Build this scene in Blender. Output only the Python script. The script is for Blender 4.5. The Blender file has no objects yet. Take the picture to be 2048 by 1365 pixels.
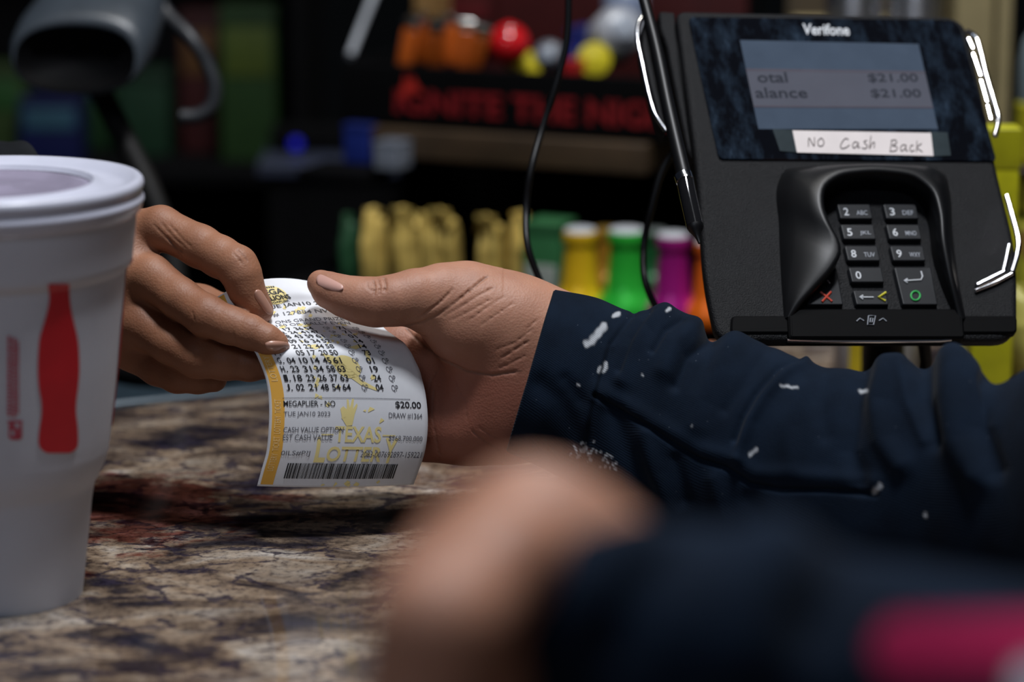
import bpy, bmesh, math, random
import numpy as np
from mathutils import Vector, Matrix
random.seed(7); np.random.seed(7)
SC = bpy.context.scene
COL = SC.collection

# ------------------------------------------------------------------ camera, world, light, exposure
F = 5689.0                      # focal length in pixels of the 2048 x 1365 frame (100 mm lens)
PITCH = math.radians(12.5)
CAMZ = 0.391                    # the counter top is z = 0
cam = bpy.data.cameras.new('camera'); cam_o = bpy.data.objects.new('camera', cam); COL.objects.link(cam_o)
cam.sensor_width = 36.0; cam.lens = F / 2048 * 36; cam.clip_start = 0.02
cam_o.location = (0, 0, CAMZ); cam_o.rotation_euler = (math.pi / 2 - PITCH, 0, 0)
cam.dof.use_dof = True; cam.dof.focus_distance = 1.372; cam.dof.aperture_fstop = 4.2
SC.camera = cam_o

w = bpy.data.worlds.new('world'); SC.world = w; w.use_nodes = True
w.node_tree.nodes['Background'].inputs[0].default_value = (0.55, 0.68, 1.0, 1)
w.node_tree.nodes['Background'].inputs[1].default_value = 0.012

def area(name, loc, target, size, power, color, size_y=None):
    l = bpy.data.lights.new(name, 'AREA'); l.energy = power; l.color = color
    l.shape = 'RECTANGLE'; l.size = size; l.size_y = size_y or size
    o = bpy.data.objects.new(name, l); COL.objects.link(o); o.location = loc
    o.rotation_euler = (Vector(target) - Vector(loc)).to_track_quat('-Z', 'Y').to_euler()
    return o
area('ceiling_lamp_behind_counter', (0.45, 1.85, 1.95), (0.10, 1.36, 0), 0.30, 6.0, (0.95, 0.96, 1.0), 0.20)
area('ceiling_lamp_over_counter', (0.18, 1.03, 1.95), (0.03, 1.36, 0), 0.26, 34.0, (0.92, 0.95, 1.0), 0.20)
area('ceiling_lamp_over_shelves', (0.12, 1.62, 1.9), (0.10, 2.0, 0), 0.6, 7.5, (1.0, 0.94, 0.84), 0.16)
area('fill_light_customer_side', (-0.50, -0.10, 1.25), (-0.1, 1.2, 0.1), 0.7, 4.0, (0.74, 0.84, 1.0), 0.4)  # added fill for the fronts of cup and hands, no lamp seen there

SC.view_settings.view_transform = 'Standard'; SC.view_settings.look = 'None'
SC.view_settings.gamma = 1; SC.view_settings.use_curve_mapping = False
SC.view_settings.exposure = 0.0

# ------------------------------------------------------------------ helpers
FWD = np.array([0, math.cos(PITCH), -math.sin(PITCH)]); RGT = np.array([1.0, 0, 0])
UPV = np.array([0, math.sin(PITCH), math.cos(PITCH)]); CAM = np.array([0, 0, CAMZ])
def ray(px, py): return FWD + RGT * ((px - 1024) / F) - UPV * ((py - 682.5) / F)
def at(px, py, d): return CAM + d * ray(px, py)
def atv(px, py, d):
    px = np.asarray(px, float); py = np.asarray(py, float); d = np.asarray(d, float)
    return CAM + d[..., None] * (FWD + RGT * ((px - 1024) / F)[..., None] - UPV * ((py - 682.5) / F)[..., None])
def on_z(px, py, z):
    r = ray(px, py); return CAM + r * ((z - CAMZ) / r[2])
def project(P):
    v = np.asarray(P) - CAM; d = v @ FWD
    return 1024 + F * (v @ RGT) / d, 682.5 - F * (v @ UPV) / d, d

def spline(xs, ys, x):
    """smooth curve through the points (xs ascending); ys may have several columns"""
    xs = np.asarray(xs, float); ys = np.asarray(ys, float); x = np.asarray(x, float)
    one = ys.ndim == 1
    if one: ys = ys[:, None]
    m = np.zeros_like(ys); dx = np.diff(xs)[:, None]; s = np.diff(ys, axis=0) / dx
    m[0] = s[0]; m[-1] = s[-1]
    if len(xs) > 2: m[1:-1] = (s[:-1] * dx[1:] + s[1:] * dx[:-1]) / (dx[1:] + dx[:-1])
    i = np.clip(np.searchsorted(xs, x, side='right') - 1, 0, len(xs) - 2)
    h = (xs[i + 1] - xs[i]); t = ((x - xs[i]) / h)[..., None]; h = h[..., None]
    r = (2*t**3 - 3*t**2 + 1) * ys[i] + (t**3 - 2*t**2 + t) * h * m[i] + (-2*t**3 + 3*t**2) * ys[i+1] + (t**3 - t**2) * h * m[i+1]
    return r[..., 0] if one else r

def tag(o, label=None, cat=None, group=None, kind=None):
    if label: o['label'] = label
    if cat: o['category'] = cat
    if group: o['group'] = group
    if kind: o['kind'] = kind
    return o
def empty(name, loc, label, cat, group=None):
    o = bpy.data.objects.new(name, None); COL.objects.link(o); o.location = loc; o.empty_display_size = 0.02
    return tag(o, label, cat, group)
def mesh_obj(name, verts, faces, m, parent=None, smooth=True, origin=None):
    me = bpy.data.meshes.new(name)
    v = np.asarray(verts, float)
    if origin is not None: v = v - np.asarray(origin)
    me.from_pydata(v.tolist(), [], [list(map(int, f)) for f in faces]); me.update()
    if smooth: me.polygons.foreach_set('use_smooth', [True] * len(me.polygons))
    if m is not None: me.materials.append(m)
    o = bpy.data.objects.new(name, me); COL.objects.link(o)
    if origin is not None: o.location = origin
    if parent is not None: o.parent = parent
    return o
def autosmooth(o, ang=35):
    me = o.data
    bm = bmesh.new(); bm.from_mesh(me)
    for e in bm.edges:
        if len(e.link_faces) == 2 and e.calc_face_angle(0) > math.radians(ang): e.smooth = False
    bm.to_mesh(me); bm.free(); return o
def attr(o, name, vals):
    a = o.data.attributes.new(name, 'FLOAT', 'POINT'); a.data.foreach_set('value', np.asarray(vals, np.float32)); return a

class MB:
    """collects shapes into one mesh"""
    def __init__(s): s.v = []; s.f = []
    def add(s, v, f):
        n = len(s.v); s.v.extend([tuple(map(float, p)) for p in v]); s.f.extend([[i + n for i in q] for q in f]); return s
    def box(s, c, size, rot=None, bev=0.0):
        bm = bmesh.new(); bmesh.ops.create_cube(bm, size=1)
        for v in bm.verts: v.co = Vector((v.co.x * size[0], v.co.y * size[1], v.co.z * size[2]))
        if bev > 0: bmesh.ops.bevel(bm, geom=bm.edges[:], offset=bev, segments=3, profile=.6, affect='EDGES')
        M = Matrix.Translation(Vector(c)) @ (rot.to_4x4() if rot is not None else Matrix())
        bm.transform(M); bm.verts.index_update()
        s.add([v.co for v in bm.verts], [[v.index for v in f.verts] for f in bm.faces]); bm.free(); return s
    def tube(s, pts, r, n=16, cap=True):
        P = np.asarray(pts, float); k = len(P); R = np.full(k, r) if np.isscalar(r) else np.asarray(r, float)
        T = np.gradient(P, axis=0); T /= np.linalg.norm(T, axis=1)[:, None] + 1e-12
        a = np.array([0, 0, 1.0]) if abs(T[0][2]) < .9 else np.array([1.0, 0, 0])
        vs = []; fs = []
        for i in range(k):
            a = a - T[i] * (a @ T[i]); a /= np.linalg.norm(a); b = np.cross(T[i], a)
            for j in range(n):
                t = 2 * math.pi * j / n; vs.append(P[i] + R[i] * (math.cos(t) * a + math.sin(t) * b))
        for i in range(k - 1):
            for j in range(n): fs.append([i*n + j, i*n + (j+1) % n, (i+1)*n + (j+1) % n, (i+1)*n + j])
        if cap: fs.append(list(range(n))[::-1]); fs.append([(k-1)*n + j for j in range(n)])
        return s.add(vs, fs)
    def lathe(s, prof, n=48, M=None, close=True):
        """prof: list of (radius, height) from bottom to top, about +Z"""
        vs = []; fs = []; k = len(prof)
        for r, z in prof:
            for j in range(n):
                t = 2 * math.pi * j / n; p = Vector((max(r, 1e-5) * math.cos(t), max(r, 1e-5) * math.sin(t), z)); vs.append(M @ p if M else p)
        for i in range(k - 1):
            for j in range(n): fs.append([i*n + j, i*n + (j+1) % n, (i+1)*n + (j+1) % n, (i+1)*n + j])
        if close: fs.append(list(range(n))[::-1]); fs.append([(k-1)*n + j for j in range(n)])
        return s.add(vs, fs)
    def slab(s, outline, layers, flat=.0008):
        """outline CCW list of (x, y); layers (inset, z) from front (high z) to back"""
        P = np.asarray(outline, float); n = len(P)
        e = np.roll(P, -1, 0) - P; e /= np.linalg.norm(e, axis=1)[:, None] + 1e-12
        nin = np.stack([-e[:, 1], e[:, 0]], 1); a = np.roll(nin, 1, 0)
        m = nin + a; m /= np.maximum((m * nin).sum(1), .3)[:, None]
        layers = [(layers[0][0] + flat, layers[0][1])] + list(layers)     # keeps the big front face flat
        vs = []; fs = []
        for ins, z in layers:
            Q = P + m * ins; vs += [(q[0], q[1], z) for q in Q]
        for i in range(len(layers) - 1):
            for j in range(n): fs.append([(i+1)*n + j, (i+1)*n + (j+1) % n, i*n + (j+1) % n, i*n + j])
        fs.append(list(range(n))); fs.append([(len(layers)-1)*n + j for j in range(n)][::-1])
        return s.add(vs, fs)
    def build(s, name, m, parent=None, smooth=True, ang=35, origin=None):
        o = mesh_obj(name, s.v, s.f, m, parent, smooth, origin)
        return autosmooth(o, ang) if smooth else o

def round_poly(pts, r, n=6):
    """polygon with its corners rounded; r one radius or a list"""
    P = [np.asarray(p, float) for p in pts]; out = []; k = len(P)
    for i in range(k):
        a, b, c = P[i-1], P[i], P[(i+1) % k]; rr = r[i] if hasattr(r, '__len__') else r
        u = a - b; v = c - b; lu = np.linalg.norm(u); lv = np.linalg.norm(v); t = min(rr, lu * .45, lv * .45)
        A = b + u / lu * t; B = b + v / lv * t
        for j in range(n + 1):
            q = j / n; out.append(tuple((1-q)**2 * A + 2*q*(1-q) * b + q*q * B))
    return out

_tc = {}
def text2d(body, bold=0.0):
    """text as a flat mesh scaled to the unit box: (verts Nx2 in 0..1, faces, aspect)"""
    key = (body, bold)
    if key not in _tc:
        c = bpy.data.curves.new('t', 'FONT'); c.body = body; c.offset = bold; c.resolution_u = 3; c.dimensions = '2D'
        o = bpy.data.objects.new('t', c); COL.objects.link(o)
        dg = bpy.context.evaluated_depsgraph_get(); me = bpy.data.meshes.new_from_object(o.evaluated_get(dg))
        V = np.array([v.co[:2] for v in me.vertices]); Fc = [list(p.vertices) for p in me.polygons]
        bpy.data.objects.remove(o); bpy.data.curves.remove(c); bpy.data.meshes.remove(me)
        lo = V.min(0); hi = V.max(0); _tc[key] = ((V - lo) / (hi - lo), Fc, (hi - lo)[0] / (hi - lo)[1])
    return _tc[key]

# ------------------------------------------------------------------ implicit surfaces (for bodies)
class SDF:
    def __init__(s, lo, hi, h):
        s.lo = np.asarray(lo, float); s.h = h
        s.n = np.ceil((np.asarray(hi) - s.lo) / h).astype(int) + 1
        s.V = np.full(s.n, 0.04, np.float32)
    def _box(s, lo, hi):
        a = np.clip(np.floor((lo - s.lo) / s.h).astype(int), 0, s.n); b = np.clip(np.ceil((hi - s.lo) / s.h).astype(int) + 1, 0, s.n)
        if (b <= a).any(): return None, None
        g = [s.lo[i] + s.h * np.arange(a[i], b[i], dtype=np.float32) for i in range(3)]
        sl = tuple(slice(a[i], b[i]) for i in range(3))
        return sl, np.stack(np.meshgrid(*g, indexing='ij'), -1)
    def _cap(s, P, a, b, ra, rb, flat):
        ab = (b - a).astype(np.float32); L = float(ab @ ab) + 1e-12
        q = P - a.astype(np.float32); t = np.clip((q @ ab) / L, 0, 1)
        wv = q - t[..., None] * ab
        if flat is not None:
            n, f = flat; n = np.asarray(n, np.float32); n = n / np.linalg.norm(n)
            wv = wv + n * ((wv @ n) * (f - 1))[..., None]
        return np.sqrt((wv * wv).sum(-1)) - (ra + (rb - ra) * t)
    def cap(s, a, b, ra, rb=None, k=0.004, flat=None):
        a = np.asarray(a, float); b = np.asarray(b, float); rb = ra if rb is None else rb
        pad = max(ra, rb) * (1.0 if flat is None or flat[1] >= 1 else 1 / flat[1]) + k + 2 * s.h
        sl, P = s._box(np.minimum(a, b) - pad, np.maximum(a, b) + pad)
        if sl is None: return s
        d = s._cap(P, a, b, ra, rb, flat); V = s.V[sl]
        t = np.clip(.5 + .5 * (V - d) / k, 0, 1); s.V[sl] = V * (1 - t) + d * t - k * t * (1 - t); return s
    def chain(s, pts, k=0.004, flat=None):
        for (a, ra), (b, rb) in zip(pts[:-1], pts[1:]): s.cap(a, b, ra, rb, k, flat)
        return s
    def groove(s, pts, r, k=0.0012):
        for a, b in zip(pts[:-1], pts[1:]):
            a = np.asarray(a, float); b = np.asarray(b, float); pad = r + k + 2 * s.h
            sl, P = s._box(np.minimum(a, b) - pad, np.maximum(a, b) + pad)
            if sl is None: continue
            d = -s._cap(P, a, b, r, r, None); V = s.V[sl]
            t = np.clip(.5 - .5 * (V - d) / k, 0, 1); s.V[sl] = V * (1 - t) + d * t + k * t * (1 - t)
        return s
    def hit(s, px, py, d0=1.0, d1=1.7):
        """depth where the view line through this pixel first enters the body"""
        for d in np.arange(d0, d1, s.h * .5):
            i = np.round((at(px, py, d) - s.lo) / s.h).astype(int)
            if (i >= 0).all() and (i < s.n).all() and s.V[tuple(i)] < 0: return d
        return None
    def mesh(s, smooth=1):
        V = s.V; ins = V < 0; n = s.n - 1
        c = np.zeros(n, np.uint8)
        offs = [(x, y, z) for x in (0, 1) for y in (0, 1) for z in (0, 1)]
        for x, y, z in offs: c += ins[x:n[0]+x, y:n[1]+y, z:n[2]+z]
        ids = np.argwhere((c > 0) & (c < 8)); idx = np.full(n, -1, np.int64); idx[tuple(ids.T)] = np.arange(len(ids))
        O = np.array(offs); vals = np.stack([V[tuple((ids + o).T)] for o in O], 1)
        acc = np.zeros((len(ids), 3)); cnt = np.zeros(len(ids))
        for a in range(8):
            for b in range(a + 1, 8):
                if np.abs(O[a] - O[b]).sum() != 1: continue
                va, vb = vals[:, a], vals[:, b]; m = (va < 0) != (vb < 0)
                t = va[m] / (va[m] - vb[m]); acc[m] += O[a] + (O[b] - O[a]) * t[:, None]; cnt[m] += 1
        verts = s.lo + s.h * (ids + acc / cnt[:, None]); faces = []
        for ax in range(3):
            b1, b2 = (ax + 1) % 3, (ax + 2) % 3
            d = np.array([0, 0, 0]); d[ax] = 1
            A = ins[:n[0] + 1 - d[0], :n[1] + 1 - d[1], :n[2] + 1 - d[2]]; B = ins[d[0]:, d[1]:, d[2]:]
            e = np.argwhere(A != B); e = e[(e[:, b1] >= 1) & (e[:, b2] >= 1) & (e[:, b1] < n[b1]) & (e[:, b2] < n[b2])]
            pos = A[tuple(e.T)]; u = np.zeros(3, int); u[b1] = 1; v = np.zeros(3, int); v[b2] = 1
            q = np.stack([idx[tuple((e - o).T)] for o in (u + v, v, 0 * u, u)], 1)
            q[~pos] = q[~pos][:, ::-1]; faces.append(q[(q >= 0).all(1)])
        faces = np.concatenate(faces)
        for _ in range(smooth):
            sm = np.zeros_like(verts); cn = np.zeros(len(verts))
            for a in range(4):
                for b in (1, 3):
                    np.add.at(sm, faces[:, a], verts[faces[:, (a + b) % 4]]); np.add.at(cn, faces[:, a], 1)
            cn[cn == 0] = 1; verts = verts * .5 + .5 * sm / cn[:, None]
        return verts, faces

# ------------------------------------------------------------------ materials
def nt(name):
    m = bpy.data.materials.new(name); m.use_nodes = True; t = m.node_tree; b = t.nodes['Principled BSDF']; return m, t, b
def node(t, kind, **kw):
    n = t.nodes.new(kind)
    for k, v in kw.items():
        if k.startswith('i_'): n.inputs[int(k[2:])].default_value = v
        else: setattr(n, k, v)
    return n
def ramp(t, stops, interp='LINEAR'):
    n = t.nodes.new('ShaderNodeValToRGB'); e = n.color_ramp.elements; n.color_ramp.interpolation = interp
    while len(e) < len(stops): e.new(.5)
    for q, (p, c) in zip(e, stops): q.position = p; q.color = (*c, 1) if len(c) == 3 else c
    return n
def simple(name, col, rough=.5, metal=0.0, spec=.5, var=.12, scale=60, bump=0.0, bscale=400, coat=0.0, emit=None, sss=0):
    m, t, b = nt(name)
    tc = node(t, 'ShaderNodeTexCoord'); no = node(t, 'ShaderNodeTexNoise'); no.inputs['Scale'].default_value = scale; no.inputs['Detail'].default_value = 4
    t.links.new(tc.outputs['Object'], no.inputs['Vector'])
    r = ramp(t, [(.3, tuple(c * (1 - var) for c in col)), (.7, tuple(min(1, c * (1 + var)) for c in col))])
    t.links.new(no.outputs['Fac'], r.inputs[0]); t.links.new(r.outputs[0], b.inputs['Base Color'])
    b.inputs['Roughness'].default_value = rough; b.inputs['Metallic'].default_value = metal
    b.inputs['Specular IOR Level'].default_value = spec; b.inputs['Coat Weight'].default_value = coat
    if sss: b.inputs['Subsurface Weight'].default_value = sss; b.inputs['Subsurface Radius'].default_value = (.004, .003, .003); b.inputs['Subsurface Scale'].default_value = 1
    if emit: b.inputs['Emission Color'].default_value = (*emit[:3], 1); b.inputs['Emission Strength'].default_value = emit[3]
    if bump:
        n2 = node(t, 'ShaderNodeTexNoise'); n2.inputs['Scale'].default_value = bscale; n2.inputs['Detail'].default_value = 3
        t.links.new(tc.outputs['Object'], n2.inputs['Vector'])
        bp = node(t, 'ShaderNodeBump'); bp.inputs['Strength'].default_value = bump; bp.inputs['Distance'].default_value = .001
        t.links.new(n2.outputs['Fac'], bp.inputs['Height']); t.links.new(bp.outputs[0], b.inputs['Normal'])
    return m

def skin(name, col, palm, dark):
    m, t, b = nt(name); tc = node(t, 'ShaderNodeTexCoord')
    n1 = node(t, 'ShaderNodeTexNoise'); n1.inputs['Scale'].default_value = 45; n1.inputs['Detail'].default_value = 5
    t.links.new(tc.outputs['Object'], n1.inputs['Vector'])
    r1 = ramp(t, [(.3, dark), (.55, col), (.75, tuple(min(1, c * 1.12) for c in col))]); t.links.new(n1.outputs['Fac'], r1.inputs[0])
    a = node(t, 'ShaderNodeAttribute', attribute_name='palm')
    mx = node(t, 'ShaderNodeMixRGB'); t.links.new(a.outputs['Fac'], mx.inputs[0]); t.links.new(r1.outputs[0], mx.inputs[1]); mx.inputs[2].default_value = (*palm, 1)
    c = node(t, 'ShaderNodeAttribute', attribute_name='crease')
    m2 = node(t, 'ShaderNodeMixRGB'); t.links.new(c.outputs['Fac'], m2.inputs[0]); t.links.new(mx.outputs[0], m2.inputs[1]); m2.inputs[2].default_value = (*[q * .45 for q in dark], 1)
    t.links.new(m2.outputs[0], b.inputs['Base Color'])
    b.inputs['Roughness'].default_value = .54; b.inputs['Specular IOR Level'].default_value = .38
    b.inputs['Subsurface Weight'].default_value = .22; b.inputs['Subsurface Radius'].default_value = (.0045, .0018, .001); b.inputs['Subsurface Scale'].default_value = 1.0
    vo = node(t, 'ShaderNodeTexVoronoi'); vo.inputs['Scale'].default_value = 900; t.links.new(tc.outputs['Object'], vo.inputs['Vector'])
    mp = node(t, 'ShaderNodeMapping'); mp.inputs['Scale'].default_value = (1, .5, 2.2); mp.inputs['Rotation'].default_value = (0, .6, 0)
    t.links.new(tc.outputs['Object'], mp.inputs['Vector'])
    n2 = node(t, 'ShaderNodeTexNoise'); n2.inputs['Scale'].default_value = 420; n2.inputs['Detail'].default_value = 4; t.links.new(mp.outputs[0], n2.inputs['Vector'])
    ad = node(t, 'ShaderNodeMath', operation='ADD'); t.links.new(vo.outputs['Distance'], ad.inputs[0]); t.links.new(n2.outputs['Fac'], ad.inputs[1])
    bp = node(t, 'ShaderNodeBump'); bp.inputs['Strength'].default_value = .20; bp.inputs['Distance'].default_value = .0005
    t.links.new(ad.outputs[0], bp.inputs['Height']); t.links.new(bp.outputs[0], b.inputs['Normal'])
    return m

def fabric(name, col, paint=False):
    m, t, b = nt(name); tc = node(t, 'ShaderNodeTexCoord')
    uv = tc.outputs['UV']
    n1 = node(t, 'ShaderNodeTexNoise'); n1.inputs['Scale'].default_value = 40; n1.inputs['Detail'].default_value = 6; t.links.new(tc.outputs['Object'], n1.inputs['Vector'])
    r1 = ramp(t, [(.3, tuple(c * .72 for c in col)), (.7, tuple(c * 1.3 for c in col))]); t.links.new(n1.outputs['Fac'], r1.inputs[0])
    last = r1.outputs[0]
    # lint
    vo = node(t, 'ShaderNodeTexVoronoi'); vo.inputs['Scale'].default_value = 150; t.links.new(tc.outputs['Object'], vo.inputs['Vector'])
    lt = node(t, 'ShaderNodeMath', operation='LESS_THAN'); lt.inputs[1].default_value = .045; t.links.new(vo.outputs['Distance'], lt.inputs[0])
    ng = node(t, 'ShaderNodeMath', operation='MULTIPLY'); t.links.new(lt.outputs[0], ng.inputs[0]); ng.inputs[1].default_value = .35
    mx = node(t, 'ShaderNodeMixRGB'); t.links.new(ng.outputs[0], mx.inputs[0]); t.links.new(last, mx.inputs[1]); mx.inputs[2].default_value = (.12, .14, .18, 1); last = mx.outputs[0]
    for an, c2 in (('paint', (.42, .44, .47)), ('print', (.30, .012, .06)), ('print_white', (.5, .52, .58))):
        a = node(t, 'ShaderNodeAttribute', attribute_name=an); q = node(t, 'ShaderNodeMixRGB')
        t.links.new(a.outputs['Fac'], q.inputs[0]); t.links.new(last, q.inputs[1]); q.inputs[2].default_value = (*c2, 1); last = q.outputs[0]
    t.links.new(last, b.inputs['Base Color'])
    b.inputs['Roughness'].default_value = .9; b.inputs['Specular IOR Level'].default_value = .08
    b.inputs['Sheen Weight'].default_value = .035; b.inputs['Sheen Roughness'].default_value = .4
    wv = node(t, 'ShaderNodeTexWave', wave_type='BANDS', bands_direction='DIAGONAL'); wv.inputs['Scale'].default_value = 420; wv.inputs['Distortion'].default_value = 1.5; wv.inputs['Detail'].default_value = 2
    t.links.new(tc.outputs['Object'], wv.inputs['Vector'])
    n2 = node(t, 'ShaderNodeTexNoise'); n2.inputs['Scale'].default_value = 700; t.links.new(tc.outputs['Object'], n2.inputs['Vector'])
    ad = node(t, 'ShaderNodeMath', operation='ADD'); t.links.new(wv.outputs['Fac'], ad.inputs[0]); t.links.new(n2.outputs['Fac'], ad.inputs[1])
    bp = node(t, 'ShaderNodeBump'); bp.inputs['Strength'].default_value = .28; bp.inputs['Distance'].default_value = .0005
    t.links.new(ad.outputs[0], bp.inputs['Height']); t.links.new(bp.outputs[0], b.inputs['Normal'])
    return m

def granite():
    m, t, b = nt('granite'); tc = node(t, 'ShaderNodeTexCoord'); L = t.links.new
    def noise(src, sc, det, ro, dist=0.0):
        n = node(t, 'ShaderNodeTexNoise'); n.inputs['Scale'].default_value = sc; n.inputs['Detail'].default_value = det; n.inputs['Roughness'].default_value = ro; n.inputs['Distortion'].default_value = dist; L(src, n.inputs['Vector']); return n
    def mapping(rot, sc, loc=(0, 0, 0)):
        q = node(t, 'ShaderNodeMapping'); q.inputs['Rotation'].default_value = (0, 0, rot); q.inputs['Scale'].default_value = sc; q.inputs['Location'].default_value = loc; L(tc.outputs['Object'], q.inputs['Vector']); return q.outputs[0]
    A = mapping(-.22, (1, 1.7, 1)); Bm = mapping(-.12, (1, 1.5, 1), (.3, .7, 0))
    n1 = noise(A, 15, 10, .60, .9)
    r1 = ramp(t, [(.32, (.014, .013, .024)), (.41, (.045, .036, .038)), (.465, (.135, .098, .072)), (.53, (.225, .17, .125)), (.60, (.30, .255, .21)), (.70, (.44, .41, .38))]); L(n1.outputs['Fac'], r1.inputs[0])
    # crystals: each a slightly different brightness, with torn dark seams
    nb = noise(Bm, 40, 4, .6); mv = node(t, 'ShaderNodeMixRGB', blend_type='LINEAR_LIGHT'); mv.inputs[0].default_value = .018; L(Bm, mv.inputs[1]); L(nb.outputs['Color'], mv.inputs[2])
    v1 = node(t, 'ShaderNodeTexVoronoi'); v1.inputs['Scale'].default_value = 34; L(mv.outputs[0], v1.inputs['Vector'])
    sp = node(t, 'ShaderNodeSeparateColor'); L(v1.outputs['Color'], sp.inputs[0])
    r2 = ramp(t, [(0, (.52, .50, .55)), (.35, (.85, .82, .80)), (1, (1.35, 1.30, 1.24))]); L(sp.outputs[0], r2.inputs[0])
    m1 = node(t, 'ShaderNodeMixRGB', blend_type='MULTIPLY'); m1.inputs[0].default_value = .8; L(r1.outputs[0], m1.inputs[1]); L(r2.outputs[0], m1.inputs[2])
    v2 = node(t, 'ShaderNodeTexVoronoi', feature='DISTANCE_TO_EDGE'); v2.inputs['Scale'].default_value = 34; L(mv.outputs[0], v2.inputs['Vector'])
    n3 = noise(A, 30, 8, .7, .5); r3 = ramp(t, [(.44, (0, 0, 0)), (.66, (.16, .16, .16))]); L(n3.outputs['Fac'], r3.inputs[0])
    df = node(t, 'ShaderNodeMath', operation='SUBTRACT'); L(r3.outputs[0], df.inputs[0]); L(v2.outputs['Distance'], df.inputs[1])
    rs = ramp(t, [(0, (0, 0, 0)), (.05, (.85, .85, .85))]); L(df.outputs[0], rs.inputs[0])
    m2 = node(t, 'ShaderNodeMixRGB'); L(rs.outputs[0], m2.inputs[0]); L(m1.outputs[0], m2.inputs[1]); m2.inputs[2].default_value = (.030, .024, .040, 1)
    n4 = noise(tc.outputs['Object'], 230, 5, .7); r4 = ramp(t, [(.36, (.22, .20, .24)), (.50, (.95, .95, .95)), (.68, (1.3, 1.27, 1.22))]); L(n4.outputs['Fac'], r4.inputs[0])
    m3 = node(t, 'ShaderNodeMixRGB', blend_type='MULTIPLY'); m3.inputs[0].default_value = .8; L(m2.outputs[0], m3.inputs[1]); L(r4.outputs[0], m3.inputs[2])
    # burgundy mineral patches, two where the photo has them and faint ones elsewhere
    n5 = noise(A, 22, 8, .65, .4); last = m3.outputs[0]
    for (x, y, rad) in ((-.185, 1.375, .060), (-.215, 1.265, .016)):
        vd = node(t, 'ShaderNodeVectorMath', operation='DISTANCE'); L(tc.outputs['Object'], vd.inputs[0]); vd.inputs[1].default_value = (x, y - CTRY, 0)
        dv = node(t, 'ShaderNodeMath', operation='DIVIDE'); L(vd.outputs['Value'], dv.inputs[0]); dv.inputs[1].default_value = rad
        sb = node(t, 'ShaderNodeMath', operation='SUBTRACT'); L(n5.outputs['Fac'], sb.inputs[0]); ml = node(t, 'ShaderNodeMath', operation='MULTIPLY'); L(dv.outputs[0], ml.inputs[0]); ml.inputs[1].default_value = .22; L(ml.outputs[0], sb.inputs[1])
        rb = ramp(t, [(.24, (0, 0, 0)), (.34, (.9, .9, .9))]); L(sb.outputs[0], rb.inputs[0])
        mr = node(t, 'ShaderNodeMixRGB', blend_type='MULTIPLY'); L(rb.outputs[0], mr.inputs[0]); L(last, mr.inputs[1]); mr.inputs[2].default_value = (.50, .17, .17, 1); last = mr.outputs[0]
    L(last, b.inputs['Base Color'])
    b.inputs['Roughness'].default_value = .10; b.inputs['Specular IOR Level'].default_value = .5
    return m

CTRY = .84
M = {}
M['granite'] = granite()
M['foam'] = simple('foam', (.61, .62, .69), .55, var=.03, scale=30, bump=.15, bscale=900, sss=.25)
M['lid'] = simple('lid_plastic', (.55, .56, .66), .28, var=.04)
M['lid_window'] = simple('lid_translucent_centre', (.30, .27, .36), .22, var=.1)
M['red_ink'] = simple('red_ink', (.60, .008, .02), .45, var=.06)
M['pink_ink'] = simple('pink_ink', (.52, .05, .09), .5, var=.05)
M['paper'] = simple('ticket_paper', (.80, .81, .85), .55, var=.015, scale=300, sss=.1)
M['ink'] = simple('black_ink', (.010, .010, .014), .6, var=.1)
M['grey_ink'] = simple('grey_ink', (.12, .12, .14), .6, var=.1)
M['yellow_ink'] = simple('yellow_ink', (.86, .72, .30), .6, var=.05)
M['orange_ink'] = simple('orange_ink', (.80, .42, .06), .6, var=.05)
M['pale_ink'] = simple('pale_ink', (.85, .62, .28), .6, var=.05)
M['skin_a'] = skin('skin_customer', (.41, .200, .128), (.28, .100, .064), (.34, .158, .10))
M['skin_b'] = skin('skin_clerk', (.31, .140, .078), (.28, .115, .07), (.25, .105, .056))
M['nail_a'] = simple('nail', (.54, .31, .26), .3, var=.05)
M['nail_b'] = simple('nail_clerk', (.44, .235, .17), .3, var=.05)
M['navy'] = fabric('navy_sweatshirt', (.0048, .0100, .0205), True)
M['black_cloth'] = fabric('black_cloth', (.010, .011, .013))
M['plastic'] = simple('black_plastic', (.0042, .0046, .0060), .55, spec=.22, var=.15, bump=.7, bscale=1500)
M['plastic_smooth'] = simple('smooth_black_plastic', (.0032, .0034, .0042), .42, spec=.3, var=.1)
M['plastic_dark'] = simple('dark_plastic', (.0018, .0018, .0022), .6, spec=.06, var=.1)
M['key'] = simple('key_plastic', (.012, .013, .0155), .40, spec=.3, var=.1)
M['chrome'] = simple('chrome', (.78, .79, .82), .14, 1.0, var=.03)
M['white_mark'] = simple('white_legend', (.55, .57, .60), .5, var=.02)
M['grey_mark'] = simple('grey_legend', (.28, .30, .34), .5, var=.02)
M['red_mark'] = simple('red_legend', (.55, .06, .03), .5, var=.02)
M['yellow_mark'] = simple('yellow_legend', (.60, .55, .04), .5, var=.02)
M['green_mark'] = simple('green_legend', (.03, .38, .08), .5, var=.02)
M['label'] = simple('paper_label', (.62, .56, .55), .5, var=.04)
M['pencil'] = simple('pencil', (.10, .075, .07), .7, var=.1)
M['tape'] = simple('tape', (.03, .04, .045), .15, var=.2)
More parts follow.
